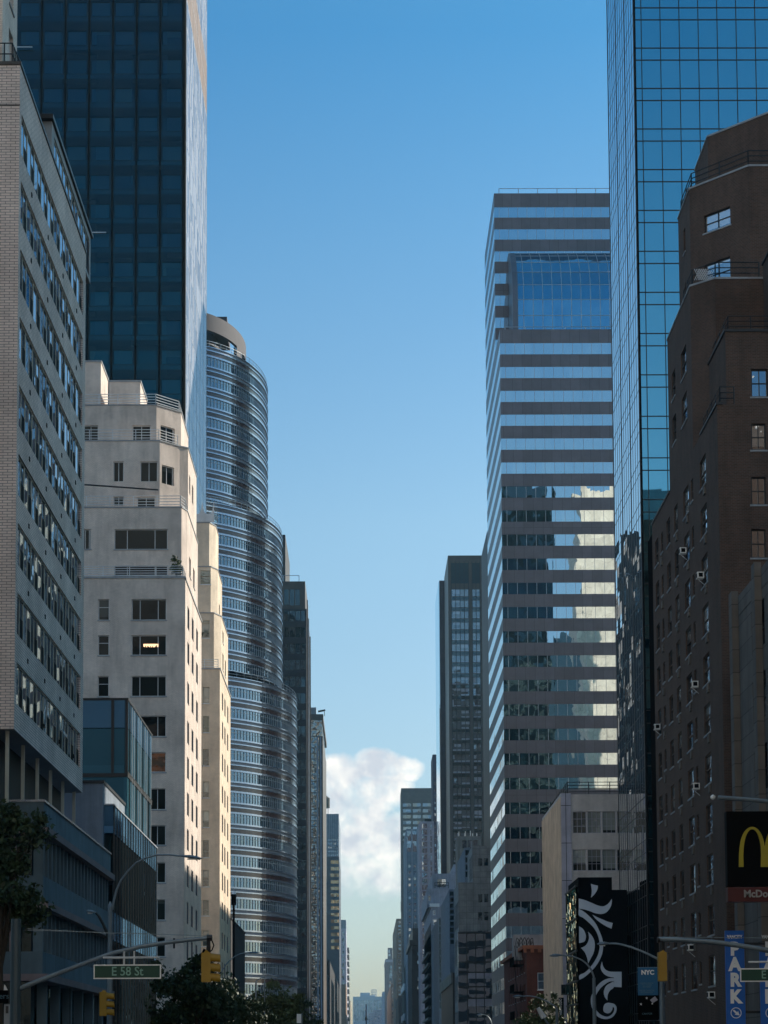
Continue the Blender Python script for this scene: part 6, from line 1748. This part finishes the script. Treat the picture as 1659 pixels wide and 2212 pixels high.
mb = MB()
for i in range(4): c = at(13 + i * 1.5, 2181, 72.08); mb.box(c.x - .01, c.x + .008, 72.085, 72.098, c.z - .12, c.z + .12)
T.part('mark', mb, M['darkmetal'])
T = Thing('pale_awning', 'pale blue scalloped awning high at the left edge behind the tree', 'awning', (at(5, 1860, 80).x, 80, 9))
a = at(-40, 1893, 80.); b = at(17, 1838, 80.); mb = MB(); mb.poly([(a.x, 80, a.z), (b.x - .05, 80, a.z - .05), (b.x, 80, b.z - .25), (a.x, 80, b.z)]); mb.poly([(a.x, 80.06, a.z), (b.x - .05, 80.06, a.z - .05), (b.x, 80.06, b.z - .25), (a.x, 80.06, b.z)])
for i in range(8): x = a.x + (b.x - a.x) * i / 8; mb.bar((x, 79.97, a.z - .1), (x, 79.97, b.z), .035, 5)
T.part('canopy', mb, M['bluewall'])

# ---- trees
tree('street_tree', 'dark street tree in front of the white brick apartments beside the signal', 'tree', at(425, 2200, 120.).x, 120., .1, hz(2075, 120.), 2.3, M['leaf'], 9000, .13, .16, .55, 11, 'street trees')
tree('street_tree', 'broader dark street tree lower down just right of the first', 'tree', at(500, 2200, 150.).x, 150., .1, hz(2125, 150.), 2.7, M['leaf'], 8000, .15, .16, .55, 12, 'street trees')
tree('street_tree', 'lighter olive green street tree below the curved tower', 'tree', at(590, 2200, 225.).x, 225., .1, hz(2128, 225.), 3.4, M['leaf2'], 8000, .2, .18, .5, 13, 'street trees')
tree('street_tree', 'tall dark leafy tree at the left edge over the podium', 'tree', at(12, 2200, 78.).x - .2, 78., .1, hz(1665, 78.), 1.7, M['leaf'], 9000, .11, .15, .60, 14, 'street trees')
tree('street_tree', 'olive green tree between curved tower base and dark glass tower at the bottom edge', 'tree', at(640, 2200, 260.).x, 260., .1, hz(2160, 260.), 3.2, M['leaf'], 6000, .2, .18, .5, 15, 'street trees')
tree('street_tree', 'small green tree by the red brick walk-up', 'tree', at(1165, 2212, 150.).x, 150., .1, hz(2155, 150.), 1.7, M['leaf2'], 5000, .12, .12, .55, 16, 'street trees')
T = Thing('white_street_flag', 'small white flag sign on a pole at the bottom edge under the curved tower', 'sign', (at(645, 2205, 200).x, 200, 0))
a = at(641, 2210, 200.); b = at(652, 2188, 200.); mb = MB(); mb.box(a.x, b.x - .06, 200, 200.05, a.z, b.z - .1); T.part('panel', mb, M['signwhite'])
mb = MB(); mb.bar((b.x, 200, .1), (b.x, 200, b.z), .05, 6); T.part('pole', mb, M['galv'])

# ================================================================== CITY BEHIND THE CAMERA AND BEHIND THE STREET WALLS
def city(name, label, x0, x1, y0, y1, h, wall, st, pitch=3.6, bay=4., face='both'):
    T = Thing(name, label, 'building', (x0, y0, 0))
    mb = MB(); mb.box(x0, x1, y0, y1, 0, h); T.part('wall', mb, wall)
    return T
g_c1 = glass('city_glass', (.01, .012, .015), (.8, .9, 1.), .15, 3., 3.6, 1, .02, .01, lines=3.0, linec=(.3, .29, .27), lw=1.3)
city('cream_limestone_tower', 'cream limestone tower just right of the view, seen mirrored in the striped tower', 49.5, 82, 131, 141, 133, plain('cream_limestone', (.72, .64, .53), .8, seams=(6, 3.6)), None)
city('pale_bounce_slab', 'wide pale slab block closing the avenue behind the viewpoint', -15, 50, -90, -50, 125, plain('pale_sandstone', (.80, .77, .73), .8, seams=(5, 3.6)), None)  # added as a pale reflector, warms the walls facing the camera
city('dark_reflection_block', 'unseen dark tower added far behind to darken reflections in the striped tower', 55, 118, -440, -390, 205, M['g_dark'], None)  # added only to be mirrored dark in the striped tower's windows
city('brown_brick_loft', 'unseen brown brick loft at right, raised to cut skylight on the street', 20., 44, 10, 78, 50, M['brownbrick'], None)  # height raised to block skylight from the street
city('stone_store', 'unseen stone store at left, raised to cut skylight on the street', -75, -15.5, 21, 58, 48, M['stone'], None)  # height raised so low facades get less skylight
city('pale_bounce_tower', 'pale hotel tower behind the viewpoint on the left side', -90, -15.6, -40, 20, 150, plain('pale_stone', (.80, .77, .73), .8, seams=(4, 3.6)), None)  # placed and raised as a reflector for the left-hand fronts
# unseen sun blockers added behind the street fronts
city('sun_blocker_block', 'unseen block added to shade the lower white brick apartments', 62, 92, 222, 300, 68, M['greywall'], None)  # added to keep sun off the apartments' lower floors
city('sun_blocker_slab', 'unseen slab added to shade the pink brick block from the sun', 90, 96, 171, 198, 128, M['greywall'], None)  # added to keep sun off the pink brick street face
city('sun_blocker_tower', 'unseen block behind the striped tower, added to shade the curved tower', 28.4, 60, 430, 458, 168, M['charcoal'], None)  # added to keep sun off the elliptical tower

# ---- haze
hb = MB(); hb.box(-700, 700, -120, 3700, -1, 190)
hm = bpy.data.materials.new('haze'); hm.use_nodes = True; hm.node_tree.nodes.clear(); t = NT(hm.node_tree)
ho = t.new('ShaderNodeOutputMaterial'); pv = t.new('ShaderNodeVolumePrincipled')
pv.inputs['Color'].default_value = (.48, .80, .98, 1); pv.inputs['Density'].default_value = 0.0001; pv.inputs['Anisotropy'].default_value = .2
t.l.new(pv.outputs[0], ho.inputs['Volume'])
me = hb.mesh('haze', hm); o = bpy.data.objects.new('haze', me); col.objects.link(o); o['kind'] = 'stuff'
